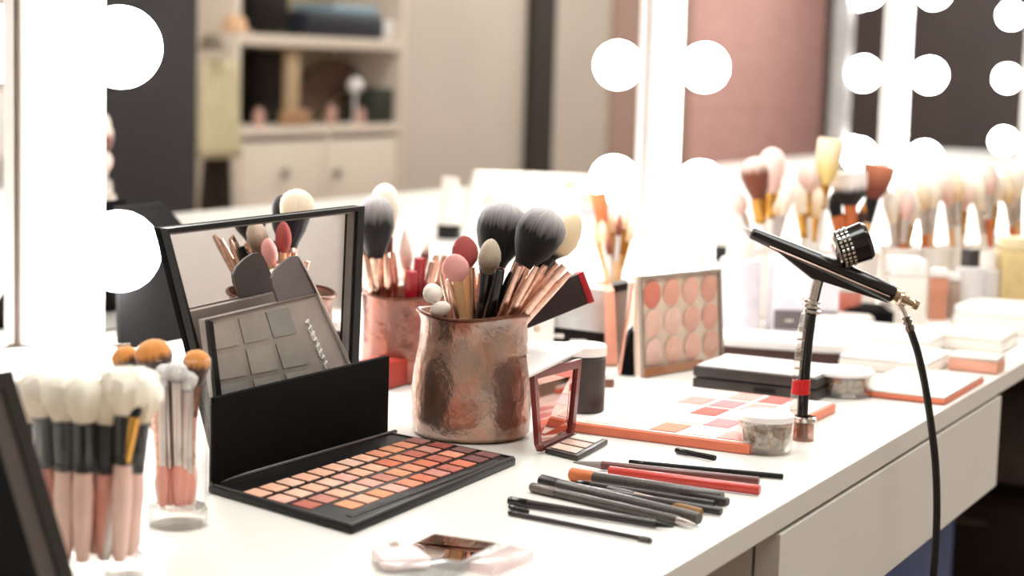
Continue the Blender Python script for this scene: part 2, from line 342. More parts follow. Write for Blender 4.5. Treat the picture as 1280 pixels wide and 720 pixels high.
# ------------------------------------------------------------------ table, drawers, mirrors
YF = -.8654; TX1 = 7.6
wt = one('worktop', 'long white worktop running under the mirrors', 'worktop', box(BM(), ((-.3+TX1)/2, (YF-.001)/2, T-.0088), (TX1+.3, -YF-.001, .0175), bev=.0008), white_lac, (0, YF/2, T), smooth=False)
def drawer_unit(xa, xb, lab):
    d = empty('drawer_unit', lab, 'drawer', ((xa+xb)/2, -.6, T-.12))
    ca = BM()
    t = .012; zb, zt_ = T-.113, T-.0185
    for xx in (xa+t/2, xb-t/2): box(ca, (xx, YF+.27, (zb+zt_)/2), (t, .5, zt_-zb))
    box(ca, ((xa+xb)/2, YF+.27, zb+t/2), (xb-xa-2*t, .5, t)); box(ca, ((xa+xb)/2, YF+.515, (zb+zt_)/2), (xb-xa, .01, zt_-zb))
    obj('carcass', ca, white_lac, d, smooth=False)
    obj('drawer_front', box(BM(), ((xa+xb)/2, YF+.009, (zb+zt_)/2-.001), (xb-xa, .018, zt_-zb-.003), bev=.0008), white_lac, d, smooth=False)
    return d
xa, xb = onY(975, 690, YF).x, onY(1248, 560, YF).x
drawer_unit(xa, xb, 'flat white drawer unit under the front edge of the worktop')
lp = mat('white table leg', (214, 200, 186), .5)
for xx, lab in ((xa-.75, 'white panel leg under the near end of the worktop'), (5.2, 'white panel leg under the far end of the worktop')):
    one('table_leg', lab, 'table leg', box(BM(), (xx, -.45, (T-.018)/2), (.03, .7, T-.018), bev=.002), lp, (xx, -.45, 0))
PX = (1.432, 2.972, 4.432, 5.995); W_ = .109; TH = .0185; ZR = .0963; DB = .084; MT = 1.12
edges = [-.3] + list(PX) + [7.5]
for i in range(5):
    a, b_ = edges[i]+.0015, edges[i+1]-.0015
    names = ('nearest wall mirror left of the first light strip', 'wall mirror behind the open palette and brush cups, between the two nearest light strips', 'wall mirror reflecting the pink wall, second light strip on its left',
             'wall mirror reflecting the charcoal wall at the right of the picture', 'farthest wall mirror beyond the last light strip')
    r = empty('wall_mirror', names[i], 'mirror', ((a+b_)/2, -.003, T)) if False else one('wall_mirror', names[i], 'mirror', box(BM(), ((a+b_)/2, .0, T+MT/2+.002), (b_-a, .005, MT)), wallmirror, ((a+b_)/2, 0, T), smooth=False)
ords = ('nearest one, at the left edge of the picture', 'second one, in the middle of the picture', 'third one, right of the pink reflection', 'farthest one, at the right edge of the picture')
for i, x in enumerate(PX):
    s = empty('light_strip', 'white strip with round lit bulbs, '+ords[i], 'light strip', (x, -.01, T), 'bulb strips between the mirrors')
    obj('strip_panel', box(BM(), (x, -.003-TH/2, T+MT/2+.001), (W_, TH-.001, MT), bev=.0015), white_post, s, smooth=False)
    obj('seam_trim', box(BM(), (x-W_/2-.0012, -.0045, T+MT/2+.001), (.0012, .002, MT)), mat('grey seam', (150, 132, 122), .5), s, smooth=False)
    for k in range(5):
        z = T+ZR+.2*k; yb = -.0025-TH
        obj('socket', lathe(BM(), (x, yb, z), -Y, [(0, .026), (.006, .026), (.009, .02), (.022, .019), (.026, .015), (.026, 0)], 24), socket_m, s)
        r = .04; cy = -DB; n0 = math.asin(.014/r)
        pr = [(DB+yb-.0245-.0 if False else 0, .0135)]
        prof = [(0, .0135)]; base = -yb+.024
        for j in range(0, 13):
            a = PI-n0-(PI-n0)*j/12; prof.append((DB-base+ -r*math.cos(PI-a) if False else DB - base + r*math.cos(a), max(0, r*math.sin(a)) if j < 12 else 0))
        obj('bulb', lathe(BM(), (x, -base, z), -Y, prof, 28), bulb_m, s)
# slim grey pole lamp reflected in the third mirror
gx, gv = 4.94, .3
g = empty('pole_lamp', 'slim grey pole lamp with small bulbs, reflected beside the pink wall', 'lamp', (gx, -gv, T))
obj('base', lathe(BM(), (gx, -gv, T), Z, [(0, 0), (0, .07), (.01, .07), (.016, .04), (.016, 0)], 24), dark_grey, g)
obj('pole', box(BM(), (gx, -gv, T+.5), (.05, .05, .97), bev=.006), mat('grey aluminium', (112, 108, 106), .6), g)
for k in range(4): obj('bulb', lathe(BM(), (gx-.012, -gv+.025, T+ZR+.2*k), Y, [(0, .012), (.006, .02), (.02, .027), (.034, .022), (.044, .01), (.046, 0)], 18), bulb_m, g)
# ------------------------------------------------------------------ cups and glasses
def cup_mesh(c, prof, th, seg=48):
    """open vessel: outer profile up, inner profile down"""
    h = prof[-1][0]
    out = [(0, 0)] + prof + [(t, r-th) for t, r in reversed(prof) if t > th*1.5] + [(th*1.5, prof[0][1]-th), (th*1.5, 0)]
    bm = BM(); p = [(t, r) for t, r in out]
    return lathe2(bm, c, p, seg)
def lathe2(bm, c, prof, seg):
    c = Vector(c); rows = []
    for t, r in prof:
        rows.append([bm.verts.new(c+Z*t)] if r < 1e-6 else [bm.verts.new(c+Vector((r*math.cos(2*PI*i/seg), r*math.sin(2*PI*i/seg), t))) for i in range(seg)])
    for a, b in zip(rows, rows[1:]):
        for i in range(seg):
            j = (i+1) % seg
            if len(a) == 1 and len(b) == 1: continue
            if len(a) == 1: bm.faces.new((a[0], b[j], b[i]))
            elif len(b) == 1: bm.faces.new((a[i], a[j], b[0]))
            else: bm.faces.new((a[i], a[j], b[j], b[i]))
    return bm
# antique hammered metal
am = bpy.data.materials.new('antique hammered copper'); am.use_nodes = True; nt = am.node_tree; b = nt.nodes['Principled BSDF']
tc = nt.nodes.new('ShaderNodeTexCoord'); n1 = nt.nodes.new('ShaderNodeTexNoise'); n1.inputs['Scale'].default_value = 22; n1.inputs['Detail'].default_value = 8; n1.inputs['Roughness'].default_value = .7
mp = nt.nodes.new('ShaderNodeMapping'); mp.inputs['Scale'].default_value = (1.2, 1.2, .9); nt.links.new(tc.outputs['Object'], mp.inputs['Vector']); nt.links.new(mp.outputs[0], n1.inputs['Vector'])
rp = nt.nodes.new('ShaderNodeValToRGB'); rp.color_ramp.elements[0].position = .36; rp.color_ramp.elements[1].position = .62
rp.color_ramp.elements[0].color = (*lin((206, 152, 128)), 1); rp.color_ramp.elements[1].color = (*lin((172, 154, 146)), 1); e = rp.color_ramp.elements.new(.5); e.color = (*lin((188, 158, 144)), 1)
nt.links.new(n1.outputs['Fac'], rp.inputs['Fac']); nt.links.new(rp.outputs['Color'], b.inputs['Base Color'])
b.inputs['Metallic'].default_value = .8; b.inputs['Roughness'].default_value = .26
vo = nt.nodes.new('ShaderNodeTexNoise'); vo.inputs['Scale'].default_value = 75; vo.inputs['Detail'].default_value = 5; nt.links.new(mp.outputs[0], vo.inputs['Vector'])
bp = nt.nodes.new('ShaderNodeBump'); bp.inputs['Strength'].default_value = .45; bp.inputs['Distance'].default_value = .004
nt.links.new(vo.outputs['Fac'], bp.inputs['Height']); nt.links.new(bp.outputs['Normal'], b.inputs['Normal'])
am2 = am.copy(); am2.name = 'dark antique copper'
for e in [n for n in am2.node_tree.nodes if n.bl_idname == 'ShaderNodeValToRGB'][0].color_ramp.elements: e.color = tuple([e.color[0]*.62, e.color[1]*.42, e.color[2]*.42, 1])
C1 = at(591, 545) + Vector((.008, 0.006, 0)); C2 = Vector((1.465, -.415, T)) - R0*.014
def metal_cup(c, h, r, lab, wav=0):
    k = r/.046
    pf = [(.001, r*.93), (.004, r*.99), (.012, r*1.0), (.016, r*1.012), (.02, r*1.0), (h*.35, r*1.03), (h*.55, r*1.0), (h*.75, r*.92), (h*.92, r*.9), (h*.97, r*.935), (h, r*.95)]
    if c is C2: pf = [(.001, r*.93), (.004, r*.97), (h*.3, r*.965), (h*.7, r*.96), (h*.95, r*.99), (h, r*1.0)]
    bm = cup_mesh(c, pf, .0015)
    for v in bm.verts:      # uneven hand-beaten wall
        d = v.co-c; a = math.atan2(d.y, d.x); t = d.z/h
        f = 1+.022*noise.noise(Vector((math.cos(a)*2, math.sin(a)*2, t*2.2+r*90)))*(1 if t > .05 else 0)
        v.co.x = c.x+d.x*f; v.co.y = c.y+d.y*f
        if t > .8: v.co.z += .0016*math.sin(a*3+1)*(t-.8)/.2
    o = empty('brush_cup', lab, 'cup', c)
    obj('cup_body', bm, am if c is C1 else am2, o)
    rows = BM(); pts = [c+Vector((math.cos(a)*r*(.955 if c is C1 else .995), math.sin(a)*r*(.955 if c is C1 else .995), h+.0016*math.sin(a*3+1))) for a in [2*PI*i/36 for i in range(37)]]
    tube(rows, pts, .0016, 8, 2); obj('rim', rows, rose_dk, o)
    return o
metal_cup(C1, .097, .0465, 'hammered copper brush cup beside the open palette, in front')
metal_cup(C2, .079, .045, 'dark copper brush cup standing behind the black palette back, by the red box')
def tumbler(c, r, h, lab):
    o = empty('glass_tumbler', lab, 'glass', c)
    obj('glass_wall', cup_mesh(c, [(.0, r*.93), (.003, r), (h*.5, r), (h-.001, r), (h, r-.0008)], .0018, 48), glass, o)
    bm = BM(); lathe2(bm, c+Z*.0005, [(0, 0), (0, r*.9), (.002, r*.965), (.010, r*.965), (.012, r*.9), (.012, 0)], 12); obj('glass_base', bm, glass_thick, o, smooth=False)
    return o
J1, J2 = at(115, 722), at(222, 656)
tumbler(J1, .0315, .118, 'large clear glass of pink handled brushes at the lower left corner')
tumbler(J2, .0195, .106, 'narrow clear glass of silver and pink brushes beside the open palette')
# ------------------------------------------------------------------ brushes
def brush(P0, P1, label, group, hh=.035, R=.012, rb=.006, shape='dome', bris=h_black, ferr=rose_m, hand=rose_m, fl=.03, hr=.004, sq=(1, 1), jit=.05, bend=None, name='makeup_brush', seg=26):
    """P0 foot of the handle, P1 tip of the bristles"""
    P0, P1 = Vector(P0), Vector(P1); d = (P1-P0); Lg = d.length; w = d/Lg
    o = empty(name, label, 'brush', P0, group)
    side = Rv - w*Rv.dot(w)
    q = Lg-hh
    hl = q-fl
    obj('handle', lathe(BM(), P0, w, [(0, 0), (.0005, hr*.55), (hl*.1, hr*.75), (hl*.45, hr*.95), (hl*.75, hr*1.05), (hl, rb*.8), (hl, 0)], 14), hand, o)
    obj('ferrule', lathe(BM(), P0+w*hl, w, [(0, 0), (0, rb*.82), (fl*.15, rb*.84), (fl*.18, rb*.78), (fl*.24, rb*.84), (fl*.6, rb*.92), (fl, rb), (fl, 0)], 18, u=side, sq=(1, min(1, sq[1]*1.25))), ferr, o)
    S = {'dome': [(0, rb*.9), (.12, rb*1.15), (.3, R*.8), (.5, R*.97), (.65, R), (.78, R*.93), (.88, R*.76), (.95, R*.5), (.99, R*.2), (1, 0)],
         'round': [(0, rb*.8), (.08, R*.5), (.25, R*.87), (.45, R), (.65, R*.93), (.82, R*.7), (.94, R*.38), (1, 0)],
         'flat': [(0, rb*.9), (.3, R*.8), (.7, R*.97), (.93, R), (.99, R*.9), (1, 0)],
         'point': [(0, rb*.9), (.2, R*.9), (.4, R), (.65, R*.75), (.85, R*.4), (1, 0)],
         'fluff': [(0, rb*.85), (.15, R*.6), (.4, R*.95), (.6, R*1.03), (.78, R*.95), (.9, R*.7), (.97, R*.4), (1, 0)]}[shape]
    obj('bristles', lathe(BM(), P0+w*(q-.001), w, [(t*(hh+.001), r) for t, r in S], seg, u=side, sq=sq, jit=jit), bris, o)
    return o
def inside(c, rmax, a, f=.7, h=.004): return c+Vector((math.cos(a)*rmax*f, math.sin(a)*rmax*f, h))
def put(c, rin, px, py, back, label, group, foot=None, k=1.0, **kw):
    """brush in vessel c whose tip shows at px,py"""
    tip = face(px, py, c, back); d = tip-c
    if foot is None:
        f = -(d.xy)*.25; 
        if f.length > rin*.75: f = f.normalized()*rin*.75
        foot = c+Vector((f.x, f.y, .004))
    # tall glass or cup: keep the shaft inside the rim
    return brush(foot, tip, label, group, **kw)
ORD = ('leftmost', 'second from left', 'third from left', 'fourth from left', 'fifth from left', 'sixth from left', 'seventh from left', 'eighth from left', 'ninth from left', 'tenth from left', 'eleventh from left', 'rightmost')
# --- glass 1: twelve fluffy white brushes with black ferrules and pink handles
m1 = ppm(J1); G1 = 'white fluffy brushes in the nearest glass'
f_blk = mat('black ferrule', (22, 19, 20), .25, coat=.3)
xs = [34, 50, 66, 80, 92, 106, 120, 133, 146, 158, 168, 178]
for i, px in enumerate(xs):
    bk = (.016, -.008, .012, -.018, .004, -.022, .016, -.014, .008, -.018, .01, -.002)[i]
    top = (470, 462, 470, 466, 462, 468, 462, 470, 464, 458, 458, 470)[i]
    tip = face(px, top, J1, bk); foot = J1+R0*max(-.021, min(.021, (px-110)/m1*.85))+FH*bk*.8+Z*.0135
    # the widest ones stand against the rim
    brush(foot, tip, ORD[i]+' of the white fluffy brushes with black ferrules in the nearest glass', G1, hh=.026, R=.0118 if i not in (9, 10) else .0138, rb=.0062, shape='fluff', bris=h_white, ferr=f_blk, hand=pinkh if i % 3 != 1 else pinkh2, fl=.028, hr=.0058, jit=.22)
for i, (px, top, rr) in enumerate(((172, 500, .004), (166, 486, .0035))):
    tip = face(px, top, J1, -.02+.006*i); foot = J1+R0*((px-118)/m1*.45)+FH*-.014+Z*.0135
    brush(foot, tip, ('slim black pointed brush with a gold shaft at the right of the nearest glass', 'slim dark brush with an amber shaft at the right of the nearest glass')[i], G1, hh=.009, R=rr, rb=.0035, shape='point', bris=h_black, ferr=gold_m, hand=silver_m, fl=.034, hr=.003)
for i, (px, top, bk) in enumerate(((58, 474, .0), (73, 476, -.012), (99, 474, .02), (114, 478, .0), (127, 474, .002), (152, 474, .01))):
    tip = face(px, top, J1, bk); foot = J1+R0*max(-.019, min(.019, (px-110)/m1*.8))+FH*bk*.8+Z*.0135
    brush(foot, tip, ('leftmost', 'second', 'third', 'fourth', 'fifth', 'rightmost')[i]+' of the lower white brushes wedged between the fluffy ones in the nearest glass', G1, hh=.022, R=.0085, rb=.0045, shape='fluff', bris=h_white, ferr=f_blk, hand=(pinkh2, pinkh)[i % 2], fl=.028, hr=.0042, jit=.22)
# --- glass 2
m2 = ppm(J2); G2 = 'brushes in the narrow glass'
for i, (px, top) in enumerate(((198, 458), (206, 455), (213, 458), (220, 452), (228, 456), (235, 462), (192, 464))):
    bk = (.006, -.008, .01, -.012, .004, -.004, -.01)[i]
    tip = face(px, top, J2, bk); foot = J2+R0*(max(-.0125, min(.0125, (px-215)/m2*.75)))+FH*bk*.6+Z*.0135
    brush(foot, tip, ('second', 'third', 'fourth', 'fifth', 'sixth', 'last', 'first')[i]+' from left of the small grey white brushes in the narrow glass', G2, hh=.013, R=.0062, rb=.0034, shape='fluff', bris=h_wg, ferr=silver_m if i % 2 else rose_m, hand=pinkh2 if i % 2 else pinkh, fl=.052, hr=.0042, jit=.25)
for i, (px, top, bk, R, hh, foot_px, lab) in enumerate(((136, 440, .012, .0085, .02, 215, 'orange tipped brown brush leaning far left out of the narrow glass'), (192, 424, .008, .0115, .026, 216, 'large orange tipped brown brush, tallest in the narrow glass'), (250, 437, .002, .0085, .022, 232, 'orange tipped brush at the right rim of the narrow glass, beside the open palette'))):
    if i < 2:
        dirn = (1.0, .55)[i]; tip = face(px, top, J2, bk); foot = J2+R0*((foot_px-222)/m2)+FH*bk*.5+Z*.0135
        rim = J2+Z*.106
        k = .106/(tip.z-J2.z)
    tip = face((150, 188, 248)[i], (434, 424, 437)[i], J2, bk); foot = J2+R0*((236, 228, 226)[i]-222)/m2+FH*bk*.5+Z*.0135
    brush(foot, tip, lab, G2, hh=hh, R=R, rb=.005, shape='dome', bris=h_orange, ferr=f_blk if i < 2 else rose_dk, hand=pinkh2, fl=.02, hr=.0036, jit=.1)
for i, (px, top, bk) in enumerate(((196, 468, .002), (203, 470, -.014), (211, 472, .0), (219, 468, -.003), (226, 471, .012), (233, 474, -.009), (241, 470, .004))):
    tip = face(px, top, J2, bk*.9); foot = J2+R0*(max(-.0125, min(.0125, (px-221)/m2*.8)))+FH*bk*.7+Z*.0135
    brush(foot, tip, ('first', 'second', 'third', 'fourth', 'fifth', 'sixth', 'last')[i]+' from left of the low slim silver shafted brushes in the narrow glass', G2, hh=.008, R=.0034, rb=.0028, shape='point', bris=h_wg, ferr=(rose_m, silver_m)[i % 2], hand=(pinkh, pinkh2)[i % 2], fl=.048, hr=.0036, jit=.2)
# silver tweezers standing in glass 2
tw = empty('tweezers', 'silver tweezers with a crossbar sticking up out of the narrow glass', 'tweezers', J2+Z*.0135)
for s in (-1, 1): obj('arm', tube(BM(), [J2+R0*.004*s+Z*.0135, J2+R0*(-.012+.0015*s)+FH*.013+Z*.08, face(157+2*s, 455, J2, .016), face(158+2*s, 431, J2, .016)], .0009, 8), chrome, tw)
obj('crossbar', tube(BM(), [face(140, 432, J2, .016), face(163, 431, J2, .016)], .001, 8), chrome, tw)
# --- copper cup in front
mc = ppm(C1); GC = 'brushes in the front copper cup'
def cb(px, top, back, label, fx=None, c=C1, G=GC, up=False, **kw):
    tip = face(px, top, c, back); m = ppm(c); cx = (c-CAM).dot(R0)
    off = (tip-c); o2 = Vector((off.x, off.y, 0)); hc = (.097 if c is C1 else .079)
    # foot so that the shaft passes inside the rim
    t = hc/(tip.z-c.z); rim_r = .034 if c is C1 else .032
    foot = o2*-.35
    for _ in range(20):
        at_rim = foot*(1-t)+o2*t
        if at_rim.length <= rim_r: break
        foot -= o2.normalized()*.003
    if foot.length > .036: foot = foot.normalized()*.036
    if fx is not None: foot = R0*fx[0]+FH*fx[1]
    if up:      # stands on its bristles, the handle end up
        return brush(tip, c+foot+Z*.005, label, G, **kw)
    return brush(c+foot+Z*.005, tip, label, G, **kw)
cb(635, 253, .022, 'large black powder brush with grey tips, behind the front one in the copper cup', hh=.052, R=.0205, rb=.009, bris=h_blackgrey, sq=(1, .75), jit=.06, fl=.034, seg=40)
cb(689, 262, -.008, 'large black powder brush with grey tips, frontmost head in the copper cup', hh=.048, R=.0188, rb=.0085, bris=h_blackgrey, sq=(1, .8), jit=.06, fl=.034, seg=40)
cb(723, 268, .006, 'cream and black angled brush at the right of the copper cup', hh=.04, R=.0125, rb=.006, shape='round', bris=hair('cream bristles on black', (250, 226, 190), (30, 24, 24), (.1, .22)), ferr=f_blk, jit=.08, sq=(1, .6))
cb(615, 298, -.02, 'grey beige oval brush with a black handle in the copper cup', hh=.028, R=.0088, rb=.0058, shape='round', bris=h_beige, ferr=f_blk, hand=black_gloss, jit=.1, hr=.0052)
cb(608, 322, -.003, 'short black handled brush behind the oval one in the copper cup', hh=.012, R=.005, rb=.004, shape='point', bris=h_black, ferr=black_gloss, hand=black_gloss, hr=.005)
cb(580, 294, -.004, 'dusky pink round sponge brush in the copper cup', hh=.026, R=.0105, rb=.004, shape='round', bris=sponge_dp, ferr=wood_h, hand=wood_h, sq=(1, .5), jit=0)
cb(567, 317, -.022, 'light pink round sponge brush in front of the dusky pink one', hh=.0225, R=.0107, rb=.004, shape='round', bris=sponge_pk, ferr=wood_h, hand=wood_h, sq=(1, .5), jit=0)
cb(536, 355, -.026, 'small white round sponge at the left of the copper cup', hh=.0155, R=.0078, rb=.0025, shape='round', bris=sponge_w, ferr=silver_m, hand=silver_m, jit=0, fl=.008, hr=.002)
cb(546, 378, -.03, 'small white sponge lying low against the rim of the copper cup', hh=.012, R=.0085, rb=.0025, shape='round', bris=sponge_w, ferr=silver_m, hand=silver_m, jit=0, fl=.006, hr=.002, sq=(1, .6))
for i, (px, top, bk, kind) in enumerate(((553, 345, .01, 0), (560, 352, -.016, 1), (590, 338, .01, 0), (626, 340, -.028, 2), (641, 345, -.02, 2), (650, 335, -.03, 1), (660, 338, -.012, 0), (671, 336, -.032, 1), (682, 335, -.02, 0), (697, 333, -.014, 1), (706, 335, -.028, 0), (713, 344, -.018, 1), (572, 350, .006, 1), (600, 345, .016, 0))):
    where = ('far left, before the pink sponges', 'left of the pink sponges, low', 'right behind the pink sponges', 'first black one right of the oval brush', 'second black one right of the oval brush', 'left under the big black head', 'middle under the big black head', 'thin one under the big black head', 'right under the big black head', 'under the cream brush, leaning right', 'outer one leaning right', 'lowest one leaning right over the rim', 'under the light pink sponge', 'between oval brush and pink sponges')[i]
    colr = ('rose gold', 'bronze', 'black')[kind]
    cb(px, top-4, bk, f'slim {colr} brush handle-up in the copper cup, {where}', hh=.014, R=.0036, rb=.0034, shape='point', bris=(h_black, h_beige, h_black)[kind], ferr=(rose_m, rose_dk, black_gloss)[kind], hand=(rose_m, rose_m, black_gloss)[kind], fl=.04, hr=(.0042, .0038, .0055)[kind], jit=.1, up=True)
# black slim case leaning out of the cup
ca = empty('lip_gloss_case', 'black flat case with a red end leaning out of the copper cup to the right', 'case', C1+Z*.02)
a0 = face(650, 392, C1, .014); a1 = face(726, 361, C1, .03); dd = (a1-a0).normalized(); nn = dd.cross(FH).normalized()
foot = C1+R0*.0-FH*.0+Z*.03
obj('case_body', box(BM(), (a0+a1)/2, ((a1-a0).length, .012, .0255), (dd, dd.cross(nn).normalized(), nn), bev=.0012), mat('very dark maroon plastic', (44, 26, 28), .4), ca)
obj('case_end', box(BM(), a1+dd*.0028, (.0056, .0122, .0262), (dd, dd.cross(nn).normalized(), nn), bev=.0008), redm, ca, label='red end cap')
# --- rear copper cup
GR = 'brushes in the rear copper cup'
def rb_(px, top, bk, label, **kw): return cb(px, top, bk, label, c=C2, G=GR, **kw)
rb_(469, 245, -.03, 'large black powder brush with a grey tip in the rear cup, beside the mirror lid', fx=(-.029, -.012), hh=.056, R=.0172, rb=.0085, bris=h_blackgrey, jit=.06, sq=(1, .8), seg=40)
rb_(481, 229, .0, 'white powder brush behind the black one in the rear cup', fx=(-.02, .012), hh=.05, R=.013, rb=.007, bris=h_white, ferr=rose_dk, jit=.1, sq=(1, .8))
rb_(506, 286, -.004, 'narrow pinkish white brush leaning behind the rear cup', hh=.036, R=.006, rb=.004, shape='point', bris=h_pinkw, jit=.15)
rb_(535, 298, .01, 'thin dark brush with a pale tip at the right of the rear cup', hh=.03, R=.0042, rb=.0035, shape='point', bris=hair('pale tip on dark red', (240, 224, 210), (96, 40, 40), (.5, .75)), ferr=rose_dk, jit=.1)
for i, (px, top, bk, kind) in enumerate(((450, 300, -.02, 1), (456, 318, -.03, 0), (466, 320, -.028, 1), (474, 318, -.02, 0), (482, 316, -.03, 1), (490, 314, -.016, 0), (546, 318, .004, 0), (556, 318, -.01, 1), (541, 326, -.02, 0))):
    where = ('leftmost, against the mirror lid', 'second from left', 'third, under the black head', 'fourth, under the black head', 'fifth, just right of the black head', 'sixth, left of the red sticks', 'seventh, right of the red sticks', 'rightmost, before the pink sponges', 'eighth, short one by the white sponge')[i]
    rb_(px, top, bk, f'slim {"rose gold" if kind == 0 else "bronze"} brush handle-up in the rear cup, {where}', hh=.016, R=.0038, rb=.0034, shape='point', up=True, fx=((px-517)/1500*.45, bk*.4), bris=(h_pinkw, h_beige)[kind], ferr=rose_m, hand=rose_m, fl=.06, hr=.0042, jit=.1)
for i, (px, top, w, lab) in enumerate(((514, 338, .0055, 'short red lip pencil in the rear cup'), (523, 322, .0042, 'left one of two taller red lip pencils in the rear cup'), (529, 322, .0032, 'right one of two taller red lip pencils in the rear cup'))):
    tip = face(px, top, C2, -.026+.008*i); off = Vector((tip.x-C2.x, tip.y-C2.y, 0)); foot = C2+off*.55+Z*.006
    o = empty('lip_pencil', lab, 'pencil', foot, 'red lip pencils in the rear cup'); d = tip-foot; L_ = d.length
    obj('barrel', lathe(BM(), foot, d, [(0, 0), (0, w*.9), (L_*.72, w*.9), (L_*.72, 0)], 16), mat('dark red lacquer', (120, 14, 26), .3, coat=.4), o)
    obj('cap', lathe(BM(), foot+d*.72, d, [(0, 0), (0, w), (L_*.28-.001, w), (L_*.28, w*.8), (L_*.28, 0)], 16), redm, o)
bb = slab(BM(), [Vector((1.415, -.095, T+.001)), Vector((1.67, -.095, T+.001)), Vector((1.57, -.026, T+.135)), Vector((1.4915, -.026, T+.135))], (0, -.9, -.4), .006, bev=.001)
one('black_board', 'black board leaning against the wall mirror right of the nearest light strip', 'board', bb, black_soft, (1.58, -.09, T))
# glass with two brushes behind the mirror lid
J3 = Vector((1.30, -.385, T))
tumbler(J3, .028, .09, 'small glass hidden behind the mirror lid, cream brush rising from it')
brush(J3+Z*.0135+R0*-.006, face(372, 236, J3, 0), 'cream domed brush showing above the mirror lid', 'brushes behind the mirror lid', hh=.04, R=.0145, rb=.007, bris=h_cream, ferr=orange_m, jit=.08, sq=(1, .8))
brush(J3+Z*.0135+R0*-.01+FH*.012, face(352, 243, J3, .02), 'black brush half hidden by the cream one above the mirror lid', 'brushes behind the mirror lid', hh=.036, R=.009, rb=.006, bris=h_black, jit=.1)
# ------------------------------------------------------------------ the big open palette
FLc, FRc, BRc, BLc = at(440, 658, .0055), at(648, 571, .0055), at(491, 540, .0055), at(260, 606, .0055)
for p in (FLc, FRc, BRc, BLc): p.z = T+.0004
xa_, xb_ = (FLc.x+BLc.x)/2, (FRc.x+BRc.x)/2-.004
yf_, yb_ = -.657, -.5245
pal = empty('eyeshadow_palette', 'large open black eyeshadow palette with rows of nude and rust pans', 'palette', ((xa_+xb_)/2, (yf_+yb_)/2, T))
ex = ((FRc+BRc)-(FLc+BLc)); ex.z = 0; ex.normalize(); ey = ((BLc+BRc)-(FLc+FRc)); ey.z = 0; ey.normalize()
up = Z*.0105
tray = slab(BM(), [FLc, FRc-ex*.004, BRc-ex*.004, BLc], Z, .0052, bev=.0009)
obj('tray', tray, black_pl, pal)
lipo = [FLc+ex*.003+ey*.003, FRc-ex*.007+ey*.003, BRc-ex*.007-ey*.003, BLc+ex*.003-ey*.003]
obj('tray_rim', ring(BM(), [p+Z*.0052 for p in (FLc+ex*.001+ey*.001, FRc-ex*.005+ey*.001, BRc-ex*.005-ey*.001, BLc+ex*.001-ey*.001)], [p+Z*.0052 for p in lipo], Z, .0009), dark_grey, pal)
obj('embossed_border', box(BM(), (FLc+FRc)/2+ey*.010+Z*.0055-ex*.004, (.2, .006, .0006), (ex, ey, Z)), mat('embossed black', (34, 30, 30), .55, bump=1, bscale=500), pal)
g11 = at(322, 617, .0055); g1n = at(522, 552, .0055); gr = at(384, 631.5, .0055)
cx_ = (g1n-g11)/11; ry = (gr-g11)/2; ry.z = 0
pc = dict(a=(240, 196, 168), b=(238, 208, 188), c=(226, 160, 128), d=(214, 128, 96), e=(190, 112, 96), f=(204, 146, 132), g=(232, 172, 130), h=(160, 104, 96), i=(150, 66, 50), j=(236, 190, 176), k=(118, 74, 70))
pc = {k: tuple(int(x*f) for x, f in zip(v, (.93, .86, .84))) for k, v in pc.items()}
rowsP = ['jaabaaabacgch', 'bjbabjaadcefi', 'eefabjfgcdeck', 'xfgagjcdfedkk']
for r in range(4):
    for c in range(0, 12):
        ch = rowsP[r][c+1]
        if ch == 'x' or (r == 3 and c < 1): continue
        P = g11+cx_*c+ry*r
        if r == 0 and c < 0: continue
        obj('pan', box(BM(), P+Z*.0004, (cx_.length*.80, ry.length*.78, .0012), (ex, ey, Z), bev=.0005), mat('pressed powder '+ch, pc[ch], .75, var=.08, scale=200, bump=.15, bscale=700), pal, smooth=True)
# upright back panel
hp = .0635
obj('back_panel', box(BM(), (BLc+BRc)/2+ey*.002+Z*(hp/2+.001)+ex*-.0005, ((BRc-BLc).length, .005, hp), (ex, ey, Z), bev=.001), black_soft, pal)
obj('hinge', tube(BM(), [BLc-ey*.003+Z*.006, BRc-ey*.003+Z*.006], .0016, 10, 2), dark_grey, pal)
# ------------------------------------------------------------------ mirror lid standing behind it
YM = -.485
def m_(px, py): return onY(px, py, YM)
TLm, TRm, BRm, BLm = m_(200, 285), m_(448, 257), m_(438, 515), m_(274, 520)
def floorit(p): return Vector((p.x, p.y, T+.001))
BRm, BLm = floorit(BRm), floorit(BLm)
ml = empty('standing_mirror', 'large black framed mirror standing upright behind the black palette', 'mirror', (TLm+BRm)/2*1.0)
ctr = (TLm+TRm+BRm+BLm)/4
def inset(p, q, r, d): return p + ((q-p).normalized()+(r-p).normalized())*d
inn = [inset(TLm, TRm, BLm, .0045), inset(TRm, TLm, BRm, .0105)+X*.004-X*.003, BRm+Vector((-.0105, 0, .008)), BLm+Vector((.0022, 0, .008))]
inn[1] = TRm+Vector((-.0105, 0, -.005)); inn[0] = TLm+Vector((.0028, 0, -.0035)); inn[1] = TRm+Vector((-.0095, 0, -.0035))
obj('frame', ring(BM(), [TLm, TRm, BRm, BLm], inn, -Y, .006), black_pl, ml, smooth=False)
bv = [p+Vector((s*.0015, 0, t*.0015)) for p, s, t in zip(inn, (1, -1, -1, 1), (-1, -1, 1, 1))]
obj('bevel_strip', ring(BM(), inn, bv, -Y, .003), mat('grey bevel', (150, 146, 144), .3, .6), ml, smooth=False)
obj('mirror_glass', slab(BM(), inn, Y, .001), mirror_mat('lid mirror silver', (244, 240, 238)), ml, smooth=False)
obj('back_board', slab(BM(), [p+Y*.0012 for p in (TLm, TRm, BRm, BLm)], Y, .004), black_soft, ml, smooth=False)
